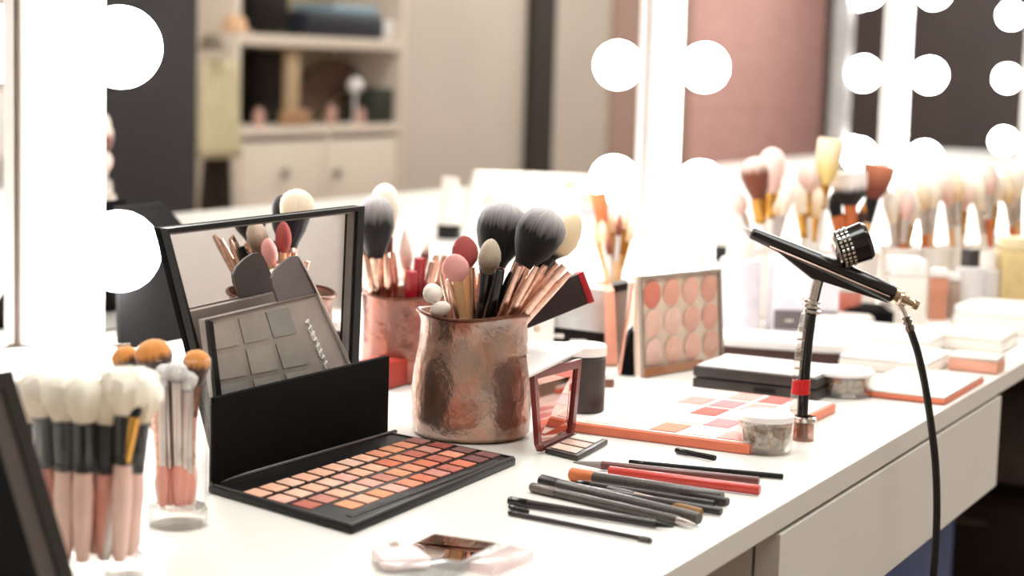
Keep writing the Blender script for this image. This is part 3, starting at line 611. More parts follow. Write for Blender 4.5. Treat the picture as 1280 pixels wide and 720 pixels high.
# grey see-through palette leaning against that mirror
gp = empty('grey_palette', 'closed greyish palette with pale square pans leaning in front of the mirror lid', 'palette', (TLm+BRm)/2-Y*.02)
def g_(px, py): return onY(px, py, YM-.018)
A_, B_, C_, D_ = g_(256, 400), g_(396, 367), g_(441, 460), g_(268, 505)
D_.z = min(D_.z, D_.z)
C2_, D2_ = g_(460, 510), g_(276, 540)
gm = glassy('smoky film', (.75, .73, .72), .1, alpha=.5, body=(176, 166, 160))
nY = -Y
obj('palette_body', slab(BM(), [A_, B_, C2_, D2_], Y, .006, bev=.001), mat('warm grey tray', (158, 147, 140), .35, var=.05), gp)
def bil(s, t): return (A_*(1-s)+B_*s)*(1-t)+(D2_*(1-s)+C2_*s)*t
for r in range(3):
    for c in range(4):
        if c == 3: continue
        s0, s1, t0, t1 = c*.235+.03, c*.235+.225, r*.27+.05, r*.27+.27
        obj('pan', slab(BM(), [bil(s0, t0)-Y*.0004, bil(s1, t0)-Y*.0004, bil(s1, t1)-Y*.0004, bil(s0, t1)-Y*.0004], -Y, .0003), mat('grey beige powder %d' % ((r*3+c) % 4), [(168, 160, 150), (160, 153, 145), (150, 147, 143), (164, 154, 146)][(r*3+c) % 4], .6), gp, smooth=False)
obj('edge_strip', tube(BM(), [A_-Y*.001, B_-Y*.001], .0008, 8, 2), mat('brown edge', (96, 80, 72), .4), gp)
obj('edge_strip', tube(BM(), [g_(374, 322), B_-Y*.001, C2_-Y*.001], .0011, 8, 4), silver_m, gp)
# dark rounded reflection at the top right corner, built as a solid shape
obj('reflected_blob', slab(BM(), [B_, g_(385, 344), g_(377, 325), g_(372, 320), g_(364, 321), g_(354, 328), g_(344, 338), g_(340, 348), g_(341, 358), g_(345, 368), g_(348, 377)], Y, .002), mat('dark grey reflected shape', (112, 104, 104), .4), gp)
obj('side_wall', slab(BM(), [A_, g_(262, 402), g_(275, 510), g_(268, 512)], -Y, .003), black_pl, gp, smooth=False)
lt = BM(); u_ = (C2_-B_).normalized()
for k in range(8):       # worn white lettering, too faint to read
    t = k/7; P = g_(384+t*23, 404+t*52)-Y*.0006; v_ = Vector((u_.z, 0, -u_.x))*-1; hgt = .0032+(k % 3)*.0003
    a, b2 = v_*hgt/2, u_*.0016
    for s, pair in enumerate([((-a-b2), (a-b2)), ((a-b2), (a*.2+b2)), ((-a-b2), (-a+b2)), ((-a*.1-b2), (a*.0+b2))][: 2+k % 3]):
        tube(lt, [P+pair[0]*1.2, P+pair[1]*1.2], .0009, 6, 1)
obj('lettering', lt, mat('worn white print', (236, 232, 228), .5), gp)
# ------------------------------------------------------------------ open black palette in the left foreground
hc = at(113, 800); ux = Vector((-1, .06, 0)).normalized(); 
upv = (face(12, 463, hc, .0)-hc); 
tp = onY(12, 463, hc.y+.045); upv = tp-hc
upn = upv.normalized(); nr = ux.cross(upn).normalized(); nr = nr if nr.y < 0 else -nr
lw_ = .17
lp_ = empty('open_palette', 'black open palette lid cropped by the lower left corner of the picture', 'palette', hc)
def lidp(s, t): return hc+ux*lw_*s+upv*t
obj('lid', slab(BM(), [lidp(0, 0), lidp(1, 0), lidp(1, 1), lidp(0, 1)], -nr, .006, bev=.001), black_pl, lp_)
e1 = .055
obj('lid_frame', ring(BM(), [lidp(0, 0), lidp(1, 0), lidp(1, 1), lidp(0, 1)], [lidp(e1, .05), lidp(1-e1, .05), lidp(1-e1, .94), lidp(e1, .94)], nr, .002), black_gloss, lp_, smooth=False)
obj('lid_lining', slab(BM(), [lidp(e1, .05), lidp(1-e1, .05), lidp(1-e1, .94), lidp(e1, .94)], nr, .0008), mat('brown grey lining', (70, 60, 55), .45), lp_, smooth=False)
obj('lid_inlay', slab(BM(), [p+nr*.0009 for p in (lidp(e1+.075, .10), lidp(1-e1-.07, .10), lidp(1-e1-.07, .89), lidp(e1+.075, .89))], nr, .0006), black_soft, lp_, smooth=False)
bx = [hc, hc+ux*lw_, hc+ux*lw_-Y*.12, hc-Y*.12]
obj('tray', slab(BM(), [p+Z*.001 for p in bx], Z, .008, bev=.001), black_pl, lp_)
# ------------------------------------------------------------------ pencils lying on the table
pen_blk = mat('black speckled pencil', (76, 68, 64), .4, var=.35, scale=900, coat=.2)
pen_dk = mat('charcoal pencil', (44, 38, 38), .35, var=.1)
pen_red = mat('coral red pencil', (198, 58, 48), .35, coat=.3)
pen_br = mat('brown red pencil', (104, 56, 52), .35, coat=.3)
def pencil(a, b, r, label, m=pen_dk, capf=.14, capm=None, tipm=None, ends=(0, 0), h=0, name='eye_pencil', tip=0):
    r *= .78; A, B = at(a[0], a[1], h+r), at(b[0], b[1], h+r); A.z = T+h+r+.0002; B.z = A.z; d = B-A; L_ = d.length
    if ends[1]: B.z += ends[1]; d = B-A
    o = empty(name, label, 'pencil', A, 'make-up pencils lying on the worktop')
    cl = L_*capf
    if tip == 1:   # sharpened wooden point at the start
        obj('point', lathe(BM(), A, d, [(0, 0), (.0005, .0006), (L_*.02, .001), (cl, r*.9), (cl, 0)], 12), tipm or wood_h, o)
    elif capf: obj('cap', lathe(BM(), A, d, [(0, 0), (0, r*.85), (.001, r*1.04), (cl-.0006, r*1.04), (cl, r), (cl, 0)], 14), capm or black_gloss, o)
    u, v, w = frame_of(d)
    end = L_
    if tip == 2: end = L_*.9
    obj('barrel', lathe(BM(), A+d.normalized()*cl, d, [(0, 0), (0, r*.96), (end-cl-.001, r*.96), (end-cl, r*.85), (end-cl, 0)], 14), m, o)
    if tip == 2: obj('point', lathe(BM(), A+d.normalized()*end, d, [(0, r*.8), (L_*.06, r*.5), (L_*.1, .0006), (L_*.1, 0)], 12), tipm or silver_m, o)
    return o
o = pencil((636, 641), (814, 676), .0022, 'thin black applicator nearest the front, with a bulb tip', pen_dk, capf=.03, tip=0)
A = at(797, 672.8, .0015); B = at(815, 676.4, .0015)
obj('bulb_tip', lathe(BM(), A, B-A, [(0, .0014), (.002, .0023), ((B-A).length-.002, .0023), ((B-A).length, .0014), ((B-A).length, 0)], 14), pen_blk, o)
pencil((636, 626), (842, 659), .0036, 'long black pencil, second from the front', pen_dk, capf=.12, tip=2, tipm=black_pl)
pencil((637, 634), (660, 640), .0022, 'short black stub beside the second pencil', black_pl, capf=.3, name='pencil_stub')
pencil((664, 609), (869, 656), .0042, 'grey capped pencil with a silver point, third from the front', pen_blk, capf=.16, capm=mat('grey cap', (110, 98, 92), .35), tip=2)
pencil((676, 601), (874, 649), .0056, 'thick speckled black pencil with an open end, in the middle of the row', pen_blk, capf=.12, capm=pen_dk)
pencil((722, 604), (893, 630), .003, 'thin dark pencil beneath the thick ones', pen_dk, capf=.1)
pencil((760, 611), (877, 640), .003, 'thin pencil with a golden stripe between the black ones', mat('golden brown pencil', (150, 110, 66), .35), capf=.3, capm=pen_dk)
pencil((713, 593), (903, 622), .0058, 'thick speckled black pencil with an orange brown cap', pen_blk, capf=.16, capm=orange_m)
pencil((762, 589), (950, 613), .0048, 'coral red pencil with a dark end', pen_red, capf=.0)
pencil((716, 578), (949, 602), .0044, 'brown red pencil with a tapered grey point', pen_br, capf=.16, tip=1, tipm=mat('grey point', (150, 140, 136), .4))
pencil((786, 578), (979, 596), .0026, 'thin black pencil, farthest of the row', black_pl, capf=.1)
pencil((800, 607), (910, 628), .0042, 'black pencil end poking out right of the thick ones', pen_dk, capf=.1)
pencil((730, 612), (902, 640), .0036, 'black pencil showing only its end between two thick ones', pen_dk, capf=.1)
pencil((845, 563), (894, 573), .003, 'short dark pencil lying under the edge of the flat coral palette', black_pl, capf=.3)
# ------------------------------------------------------------------ flat compact with a mirror top, front edge of the picture
def flat(name, label, cat, c0, c1, depth, th, m, group=None, bev=.001, h=0, away=True):
    """slab whose near edge runs c0 -> c1 (pixels on the table), depth metres away from the camera"""
    A, B = at(*c0), at(*c1); A.z = B.z = T+h+.0002; e = (B-A).normalized(); n = Z.cross(e)
    if n.dot(FH) < 0: n = -n
    if not away: n = -n
    o = empty(name, label, cat, (A+B)/2, group)
    obj('body', slab(BM(), [A, B, B+n*depth, A+n*depth], Z, th, bev=bev), m, o)
    return o, A, B, e, n
o, A, B, e, n = flat('mirror_compact', 'clear compact with a mirror top lying at the bottom edge of the picture', 'compact', (541, 679), (628, 692), .075, .006, acryl, away=False)
obj('mirror_top', slab(BM(), [A+e*.003+n*.003+Z*.0061, B-e*.003+n*.003+Z*.0061, B-e*.003+n*.05+Z*.0061, A+e*.003+n*.05+Z*.0061], Z, .0006), mirror_mat('compact mirror', (226, 214, 212)), o, smooth=False)
o, A, B, e, n = flat('powder_compact', 'pale pink compact left of the mirror compact at the bottom edge', 'compact', (462, 700), (520, 696), .03, .008, mat('pale pink plastic', (250, 226, 224), .3), away=False, bev=.003)
obj('clasp_or_glint', box(BM(), (A+B)/2+n*.001+Z*.009, (.006, .005, .003), (e, n, Z), bev=.001), silver_m, o)
o, A, B, e, n = flat('clear_lid', 'clear pinkish plastic lid right of the mirror compact at the bottom edge', 'lid', (636, 694), (668, 700), .045, .006, glassy('pinkish clear plastic', (.99, .95, .95), .08, alpha=.3, body=(252, 232, 230)), away=False)
# ------------------------------------------------------------------ red brown framed compact with its own little eyeshadow tray
b0, b1 = at(667, 569), at(713, 547); b0.z = b1.z = T+.002; 
hR = .064
maroon = mat('maroon plastic', (112, 40, 36), .25, coat=.3)
fr = empty('framed_compact', 'maroon framed upright compact with mirror, touching the copper cup', 'compact', b0)
t0_, t1_ = face(661, 472, b0), face(722, 441, b1); t1_.z = t0_.z = (t0_.z+t1_.z)/2
e = (b1-b0).normalized(); n = Z.cross(e)
if n.dot(FH) > 0: n = -n
out = [b0+Z*.006, b0+e*.006+Z*.0, b1-e*.004, b1+Z*.006, t1_, t0_]
ctr = sum(out, Vector())/6
inn = [p+(ctr-p)*f for p, f in zip(out, (.15, .15, .16, .17, .17, .15))]
obj('frame', ring(BM(), out, inn, n, .004), maroon, fr)
obj('mirror_glass', slab(BM(), [p+n*.001 for p in inn], n, .0008), mirror_mat('rosy mirror', (205, 170, 165), .02), fr, smooth=False)
w1 = at(725, 437, t1_.z-T); q0 = t0_+Vector((0, 0, .001)); q1 = t1_+Vector((0, 0, .001))
hz = t0_.z-T+.001; tf = [at(661, 473, hz), at(729, 440, hz), at(722, 431, hz), at(655, 429, hz)]
obj('top_flap', slab(BM(), tf, Z, .0025, bev=.0006), mat('pale grey plastic', (226, 220, 216), .35), fr)
o = empty('eyeshadow_compact', 'small dark tray of three pale eyeshadow strips in front of the maroon compact', 'compact', at(715, 565))
k0, k1, k2, k3 = at(681, 567), at(722, 577), at(760, 556), at(719, 548)
obj('tray', slab(BM(), [p+Z*.0003 for p in (k0, k1, k2, k3)], Z, .004, bev=.0008), dark_grey, o)
for i in range(3):
    s0, s1 = .06+i*.31, .06+i*.31+.25
    q = [k0.lerp(k3, s0).lerp(k1.lerp(k2, s0), f) for f in (.12, .88)]+[k0.lerp(k3, s1).lerp(k1.lerp(k2, s1), f) for f in (.88, .12)]
    obj('pan', slab(BM(), [p+Z*.0045 for p in q], Z, .0006), mat('pale shadow %d' % i, [(214, 192, 176), (196, 160, 146), (220, 208, 196)][i], .4), o, smooth=False)
# ------------------------------------------------------------------ dark jar with white lid, little pot
def jar(name, label, c, r, h, body, lid, lh, cat='jar', rl=None, gap=.0005):
    o = empty(name, label, cat, c)
    hb = h-lh
    obj('jar_body', lathe(BM(), c, Z, [(0, 0), (0, r*.92), (.0015, r), (hb-.002, r), (hb, r*.9), (hb, 0)], 32), body, o)
    rr = rl or r*1.03
    obj('lid', lathe(BM(), c+Z*(hb+gap), Z, [(0, 0), (0, rr), (lh-.0015, rr), (lh, rr*.94), (lh, 0)], 32), lid, o)
    return o
jar('cream_jar', 'dark grey jar with a white lid behind the maroon compact', at(728, 513), .0185, .057, dark_grey, white_post, .009)
jar('sample_pot', 'tiny white pot with brown contents right of the dark jar', at(759, 483), .0065, .012, mat('brown cream', (130, 84, 66), .4), white_post, .005)
# red box in front of the rear cup
o = one('red_box', 'small red box in front of the rear copper cup', 'box', box(BM(), at(508, 482)+Vector((-.004, .016, .0125)), (.06, .032, .024), bev=.002), mat('brick red card', (158, 44, 30), .45), at(508, 482))
# white box and open mirror compact behind the front cup
wb = at(672, 455)
o = empty('white_box', 'white box with two little rings behind the front copper cup', 'box', wb)
obj('box_body', box(BM(), wb+Z*.04+FH*.012, (.03, .024, .08), (R0, FH, Z), bev=.002), white_post, o)
for py in (377, 411):
    c = face(671, py, wb, -.0006); obj('ring', tube(BM(), [c+R0*.0022*math.cos(a)+Z*.0022*math.sin(a) for a in [2*PI*i/14 for i in range(15)]], .0005, 6, 1), gold_m, o)
gb = at(722, 452)
o = empty('mirror_compact', 'open silver topped compact with a black base and two white highlight patches, behind the dark jar', 'compact', gb)
def gf(px, py, bk=0): return face(px, py, gb, bk)
obj('mirror_flap', slab(BM(), [gf(686, 352), gf(757, 363), gf(757, 417), gf(686, 408)], FH, .004, bev=.0008), mat('pale silver card', (206, 208, 210), .3, .3), o)
bl = gf(686, 408); br_ = gf(758, 416); b1_ = Vector((bl.x, bl.y, T+.001)); b2_ = Vector((br_.x, br_.y, T+.001))
obj('base', slab(BM(), [bl, br_, b2_, b1_], FH, .012, bev=.001), black_pl, o)
for px, py in ((698, 420), (723, 427)): obj('clasp_or_glint', box(BM(), gf(px, py, -.001), (.011 if px < 710 else .0165, .002, .0045), (R0, FH, Z), bev=.0008), white_post, o, label='white highlight patch')  # bright highlights on the black base, put in as white blocks
# ------------------------------------------------------------------ standing blush palette with clear lid
E0, E1 = at(801, 472), at(902, 455); E0.z = E1.z = T+.001; e = (E1-E0).normalized(); n = Z.cross(e); n = n if n.dot(FH) > 0 else -n
hE = .0955; upE = (Z+n*.09).normalized()
o = empty('blush_palette', 'upright tan blush palette with round peach pans right of the middle light strip', 'palette', (E0+E1)/2)
W = (E1-E0).length
def ep(s, t, d=0): return E0+e*W*s+upE*hE*t+n*d
obj('tray', slab(BM(), [ep(0, 0), ep(1, 0), ep(1, 1), ep(0, 1)], n, .008, bev=.001), tan_m, o)
obj('rim', ring(BM(), [ep(0, 0, -.0004), ep(1, 0, -.0004), ep(1, 1, -.0004), ep(0, 1, -.0004)], [ep(.025, .03, -.0004), ep(.975, .03, -.0004), ep(.975, .965, -.0004), ep(.025, .965, -.0004)], -n, .003), mat('grey brown rim', (150, 134, 122), .35), o, smooth=False)
obj('base_strip', slab(BM(), [ep(0, 0, -.004), ep(.7, 0, -.004), ep(.7, .085, -.004), ep(0, .085, -.004)], -n, .002), mat('amber brown strip', (156, 100, 66), .3, coat=.3), o, smooth=False)
cols = [[(226, 130, 112), (236, 170, 150), (238, 182, 166), (222, 160, 142)], [(240, 196, 180), (240, 198, 184), (232, 176, 160), (226, 164, 146)], [(240, 200, 186), (240, 188, 168), (234, 180, 164), (216, 164, 148)]]
for r in range(3):
    for c in range(4):
        P = ep(.155+c*.235, .80-r*.29, -.0006)
        obj('pan', lathe(BM(), P, -n, [(0, 0), (0, .0128), (.0006, .0134), (.0012, .012), (.0012, 0)], 28), mat('blush %d%d' % (r, c), cols[r][c], .7, var=.05, scale=150), o)
obj('clear_lid', slab(BM(), [ep(0, 0, -.0045), ep(1, 0, -.0045), ep(1, 1, -.0045), ep(0, 1, -.0045)], -n, .001), glass, o, smooth=False)
# two leaning palettes left of it
def lean_slab(name, label, p0, p1, w, hgt, tilt, th, m, cat='palette'):
    A, B = at(*p0), at(*p1); A.z = B.z = T+.001; e = (B-A).normalized(); n = Z.cross(e); n = n if n.dot(FH) > 0 else -n
    up_ = (Z+n*tilt).normalized(); o = empty(name, label, cat, (A+B)/2)
    L_ = (B-A).length
    obj('case', slab(BM(), [A, B, B+up_*hgt, A+up_*hgt], n, th, bev=.0008), m, o)
    return o, A, B, e, up_, n
peach = mat('peach plastic', (240, 168, 144), .35)
def seen_slab(name, label, quad, base_px, th, m, cat='palette', extra=None):
    c = at(*base_px); o = empty(name, label, cat, c); P = [face(x, y, c) for x, y in quad]; z0 = min(p.z for p in P)
    for p in P:
        if p.z < z0+.006: p.z = T+.001
    obj('case', slab(BM(), P, FH, th, bev=.0008), m, o); return o, c
o, c = seen_slab('peach_palette', 'peach sided palette on edge left of the upright blush palette', [(757, 366), (768, 362), (773, 455), (757, 458)], (766, 458), .05, peach)
o, c = seen_slab('grey_palette', 'grey palette on edge with a black top, wedged beside the peach one', [(768, 362), (785, 360), (781, 420), (774, 452), (771, 452)], (776, 456), .04, mat('taupe plastic', (132, 116, 108), .4))
obj('top_edge', slab(BM(), [face(x, y, c, -.001) for x, y in ((766, 357), (785, 353), (785, 362), (767, 366))], FH, .03), black_pl, o, smooth=False)
o, c = seen_slab('black_palette', 'black palette leaning in a wedge against the upright blush palette', [(787, 418), (794, 412), (795, 466), (774, 470)], (784, 470), .03, black_soft)
obj('edge', slab(BM(), [face(x, y, c, -.001) for x, y in ((789, 354), (792, 354), (776, 468), (773, 468))], FH, .002), peach, o, smooth=False)
# ------------------------------------------------------------------ flat coral palette on the table
Bp = at(712, 540); Bq = at(925, 574); Bp.z = Bq.z = T+.0002
ux_ = X; x0_ = 1.315; x1_ = 1.53; y0_ = -.79; y1_ = -.64
o = empty('coral_palette', 'large flat coral edged palette with rows of pink and red pans', 'palette', ((x0_+x1_)/2, (y0_+y1_)/2, T))
obj('tray', box(BM(), ((x0_+x1_)/2, (y0_+y1_)/2, T+.004), (x1_-x0_, y1_-y0_, .0076), bev=.001), coral, o)
obj('face_card', box(BM(), ((x0_+x1_)/2, (y0_+y1_)/2, T+.0082), (x1_-x0_-.006, y1_-y0_-.006, .0008)), mat('off white card', (246, 232, 222), .4), o, smooth=False)
pcs = {'r': (196, 84, 70), 'p': (228, 150, 140), 'm': (204, 128, 132), 'w': (240, 214, 200), 'o': (222, 128, 96), 'v': (238, 226, 230), 'b': (244, 234, 228)}
grid = ['pwmwb', 'wmwpr', 'owrmp', 'bvbpw', 'wbvbv']
for i in range(5):
    for j in range(5):
        ch = grid[i][j]; cx = x0_+.024+j*.042; cy = y0_+.019+i*.028
        obj('pan', box(BM(), (cx, cy, T+.0089), (.034, .0225, .0008), bev=.0003), mat('coral palette powder '+ch, pcs[ch], .6, var=.08, scale=200), o, smooth=False)
# ------------------------------------------------------------------ stacked black trays, rounded compact
Cp, Cq = at(865, 485), at(990, 499); Cp.z = Cq.z = T; e = (Cq-Cp).normalized(); n = Z.cross(e); n = n if n.dot(FH) > 0 else -n
for k, lab in enumerate(('lower of two stacked charcoal palettes in front of the clear stand', 'upper of two stacked charcoal palettes, its white top facing up')):
    A = Cp+Z*(.0003+k*.0108); o = empty('charcoal_palette', lab, 'palette', A+e*.07+n*.045, 'stacked charcoal palettes')
    q = [A, A+e*.118, A+e*.118+n*.085, A+n*.085]
    obj('case', slab(BM(), q, Z, .0095, bev=.0014), dark_grey, o)
    if k: obj('top_sheet', slab(BM(), [p+Z*.0096 for p in (q[0]+e*.003+n*.003, q[1]-e*.003+n*.003, q[2]-e*.003-n*.003, q[3]+e*.003-n*.003)], Z, .0012), white_post, o, label='white top sheet', smooth=False)
    else: obj('latch', box(BM(), A+e*.07-n*.0006+Z*.005, (.02, .0012, .004), (e, n, Z)), black_pl, o)
c = at(975, 459); o = empty('round_compact', 'rounded brown compact with a white top behind the charcoal palettes', 'compact', c)
def rrect(c, e, n, w, d, r, k=6):
    P = []
    for sx, sy, a0 in ((1, 1, 0), (-1, 1, 90), (-1, -1, 180), (1, -1, 270)):
        for i in range(k+1):
            a = math.radians(a0+90*i/k); P.append(c+e*(sx*(w/2-r)+r*math.cos(a))+n*(sy*(d/2-r)+r*math.sin(a)))
    return P
e2 = (at(1040, 463)-at(930, 455)); e2.z = 0; e2.normalize(); n2 = Z.cross(e2)
c = at(972, 452)+n2*.03*(1 if n2.dot(FH) > 0 else -1); c.z = T+.0003
obj('case', slab(BM(), rrect(c, e2, n2, .155, .085, .03), Z, .013), mat('dark brown plastic', (70, 42, 38), .35), o)
obj('lid', slab(BM(), rrect(c+Z*.0132, e2, n2, .15, .08, .028), Z, .008), white_post, o, label='white lid')
# ------------------------------------------------------------------ glass pots with gold patterned bands
band = mat('gold flecked glass band', (214, 186, 150), .3, .3, rgb2=(110, 82, 62), scale=260)
for px, py, r, h, lab in ((956, 564, .0215, .03, 'round glass pot with a white lid beside the front pencils'), (1052, 493, .0285, .0235, 'wider round glass pot with a white lid right of the airbrush stand')):
    c = at(px, py); c.z = T+.0002; o = empty('glass_pot', lab, 'pot', c, 'round glass pots')
    obj('glass_wall', cup_mesh(c, [(0, r*.85), (.002, r*.97), (h*.8, r), (h*.82, r)], .002, 40), glass_thick, o)
    obj('contents', lathe(BM(), c+Z*.0045, Z, [(0, 0), (0, r*.78), (h*.5, r*.9), (h*.5, 0)], 9), band, o, smooth=False)
    obj('lid', lathe(BM(), c+Z*h*.83, Z, [(0, 0), (0, r), (h*.14, r), (h*.17, r*.95), (h*.17, 0)], 40), white_post, o)
# ------------------------------------------------------------------ airbrush on its stand, black hose
S0 = at(1004, 550); S0.z = T
def s_(px, py, bk=0): return face(px, py, S0, bk)
st = empty('airbrush_stand', 'slim black and clear stand holding up the airbrush', 'stand', S0)
obj('foot', lathe(BM(), S0, Z, [(0, 0), (0, .0085), (.014, .008), (.016, .006), (.016, 0)], 24), glassy('brownish acrylic', (.9, .75, .68), .12, alpha=.35, body=(180, 120, 96)), st)
obj('foot_ring', lathe(BM(), S0+Z*.0145, Z, [(0, .0085), (.001, .0098), (.004, .0098), (.005, .0085)], 24), chrome, st)
obj('stem', tube(BM(), [s_(1003, 548), s_(1003, 520), s_(1005, 480), s_(1008, 440), s_(1012, 405), s_(1015, 385)], .0045, 14), black_gloss, st)
obj('clear_tube', tube(BM(), [s_(991, 532, -.004), s_(993, 500, -.004), s_(997, 460, -.004), s_(1001, 420, -.004), s_(1007, 392, -.004)], .0035, 10), glass_thick, st)
for py, dx in ((412, 1002), (424, 1000), (436, 999), (448, 998), (460, 997), (512, 992), (522, 991)): obj('tube_ring', box(BM(), s_(dx, py, -.0045), (.0052, .006, .0009), (Rv, FH, Uv)), chrome, st)
obj('red_band', lathe(BM(), s_(996, 493, -.004), s_(998, 474)-s_(996, 493), [(0, .0038), (.0005, .0048), (.011, .0048), (.0115, .0038)], 16), mat('red band', (206, 30, 30), .35), st, label='red band')
obj('red_band', lathe(BM(), s_(1003, 493), Z, [(0, .0048), (.0005, .0058), (.012, .0058), (.0125, .0048)], 16), mat('red band', (206, 30, 30), .35), st, label='red band')
for py in (391, 385, 379): obj('collar', lathe(BM(), s_(1014, py), s_(1015.5, py-8)-s_(1014, py), [(0, .004), (.0003, .0072), (.0026, .0072), (.003, .004)], 20), chrome, st)
obj('holder_rod', tube(BM(), [s_(1015, 380), s_(1019, 362), s_(1023, 345)], .0034, 12), chrome, st)
obj('holder_rod', tube(BM(), [s_(1018, 380, .002), s_(1022, 362, .002), s_(1026, 347, .002)], .003, 12), black_gloss, st)
ab = empty('airbrush', 'black airbrush with a chrome tail resting on the slim stand', 'airbrush', s_(1025, 335))
P0, P1 = s_(939, 291), s_(1118, 369); d = P1-P0; L_ = d.length
abm = mat('black anodised metal', (26, 21, 21), .22, .3, coat=.5)
obj('barrel', lathe(BM(), P0, d, [(0, 0), (0, .0038), (.001, .0048), (L_*.1, .0052), (L_*.3, .0064), (L_*.55, .0076), (L_*.8, .0078), (L_*.97, .0078), (L_, .006), (L_, 0)], 24), abm, ab)
obj('needle_cap', lathe(BM(), s_(900, 273), s_(939, 291)-s_(900, 273), [(0, 0), (0, .0006), ((s_(939, 291)-s_(900, 273)).length, .0036)], 16), glassy('clear cap', (.98, .98, .98), .12), ab)
obj('body_fin', slab(BM(), [s_(957, 303, -.0035), s_(1015, 349, -.0035), s_(1034, 354, -.0035), s_(1110, 379, -.0035), s_(1116, 368, -.0035), s_(1040, 335, -.0035)], FH, .007, bev=.001), mat('dark brown black metal', (38, 28, 28), .3, .3, coat=.3), ab)
obj('trim_line', tube(BM(), [s_(962, 308, -.0064), s_(1030, 336, -.0079), s_(1112, 371, -.0079)], .0006, 6, 3), mat('rosy edge metal', (200, 168, 158), .25, .9), ab)
tl = [s_(1117, 368), s_(1147, 382)]; d = tl[1]-tl[0]; l = d.length
obj('tail', lathe(BM(), tl[0], d, [(0, 0), (0, .0068), (l*.15, .0068), (l*.2, .0058), (l*.3, .0064), (l*.35, .0052), (l*.55, .005), (l*.6, .0034), (l*.8, .0034), (l*.82, .0048), (l, .0044), (l, 0)], 20), mat('pale gold chrome', (226, 210, 184), .15, 1), ab)
ca0, ca1 = s_(1047, 313), s_(1086, 300); d = ca1-ca0; l = d.length
obj('paint_cup', lathe(BM(), ca0, d, [(0, 0), (0, .012), (l*.1, .0145), (l*.88, .016), (l, .014), (l, 0)], 30), black_gloss, ab)
kn = BM()
for i in range(26):
    a = 2*PI*i/26; u, v, w = frame_of(d)
    for k in range(3): 
        cc = ca0+w*l*(.10+.14*k)+(u*math.cos(a)+v*math.sin(a))*(.0148+.0003*k)
        box(kn, cc, (.0022, .001, .0022), (w, (u*math.cos(a)+v*math.sin(a)), w.cross(u*math.cos(a)+v*math.sin(a))), bev=.0003, seg=1)
obj('knurling', kn, mat('worn silver', (236, 232, 222), .2, 1), ab)
obj('cup_ring', lathe(BM(), ca0-d*.12, d, [(0, 0), (0, .009), (l*.06, .0125), (l*.12, .0128), (l*.14, .011)], 28), chrome, ab)
obj('cup_neck', tube(BM(), [s_(1060, 324), s_(1058, 332), s_(1055, 340)], .005, 12, 3), black_gloss, ab)
hs = empty('air_hose', 'black air hose dropping from the airbrush over the front of the worktop', 'hose', s_(1138, 412))
obj('connector', tube(BM(), [s_(1121, 377), s_(1127, 386), s_(1133, 399)], .0026, 12, 4), chrome, hs)
kk = BM(); a, b2 = s_(1132, 396), s_(1138, 413); lathe(kk, a, b2-a, [(0, 0), (0, .0036), (.0012, .0036), (.0014, .0028), (.003, .0028), (.0032, .0038), (.0055, .0038), (.0057, .0028), (.0075, .0028), (.0077, .0038), ((b2-a).length, .0036), ((b2-a).length, 0)], 18)
obj('hose_nut', kk, mat('dark chrome', (120, 112, 104), .2, 1), hs)
obj('hose', tube(BM(), [s_(1137, 410), s_(1147, 440), s_(1156, 480), s_(1163, 525), s_(1169, 575), s_(1171, 625), s_(1170, 675), s_(1166, 730), s_(1160, 800), s_(1150, 960), s_(1152, 1250), Vector((s_(1152, 1250).x+.01, s_(1152, 1250).y-.02, .03)), Vector((s_(1152, 1250).x+.09, s_(1152, 1250).y-.1, .0036)), Vector((s_(1152, 1250).x+.3, s_(1152, 1250).y-.14, .0036))], .0031, 12, 8), mat('black rubber', (20, 17, 17), .45), hs)
# ------------------------------------------------------------------ clutter farther along the worktop
def tb(name, label, cat, px, py, sx, sy, h, m, z=0, bev=.002, ang=0, group=None, lid=None, lm=None):
    """box on the table whose base centre shows at px,py"""
    c = at(px, py, z); c.z = T+z+.0003; ca_, sa = math.cos(ang), math.sin(ang); ax = (Vector((ca_, sa, 0)), Vector((-sa, ca_, 0)), Z)
    if c.y-sy/2 < YF+.004: c.y = YF+.004+sy/2
    if lid:
        o = empty(name, label, cat, c, group); obj('body', box(BM(), c+Z*(h-lid)/2, (sx, sy, h-lid), ax, bev=bev), m, o)
        obj('lid', box(BM(), c+Z*(h-lid/2+.0003), (sx*.98, sy*.98, lid), ax, bev=min(bev, lid*.3)), lm or white_post, o); return o
    return one(name, label, cat, box(BM(), c+Z*h/2, (sx, sy, h), ax, bev=bev), m, c, group)
whitep = mat('glossy white plastic', (244, 236, 228), .25, var=.01)
tb('slim_palette', 'thin white palette with a coral edge near the front edge, right of the hose', 'palette', 1158, 487, .15, .085, .007, coral, lid=.0022, lm=whitep)
tb('coral_block', 'small coral box at the front edge of the worktop on the right', 'box', 1232, 464, .035, .05, .016, mat('light coral', (234, 170, 146), .5), lid=.004, lm=whitep)
tb('white_case', 'flat white case behind the thin coral edged palette', 'case', 1120, 458, .10, .09, .014, whitep, lid=.004)
tb('white_case', 'flat white case near the front edge, behind the small coral box', 'case', 1222, 433, .09, .07, .016, whitep, lid=.004, lm=mat('cream plastic', (248, 236, 222), .3))
tb('white_case', 'wide white case in the middle of the worktop behind the wide glass pot', 'case', 1120, 432, .11, .10, .016, whitep, lid=.005)
tb('peach_card', 'thin peach card tray lying on the right of the worktop', 'tray', 1175, 408, .10, .07, .005, mat('peach card', (238, 186, 162), .5), lid=.0015)
tb('white_tube_box', 'rounded white case left of the black box', 'case', 1052, 418, .07, .06, .022, whitep, bev=.008)
tb('black_box', 'low black box behind the rounded white case', 'box', 1094, 408, .075, .055, .022, black_soft)
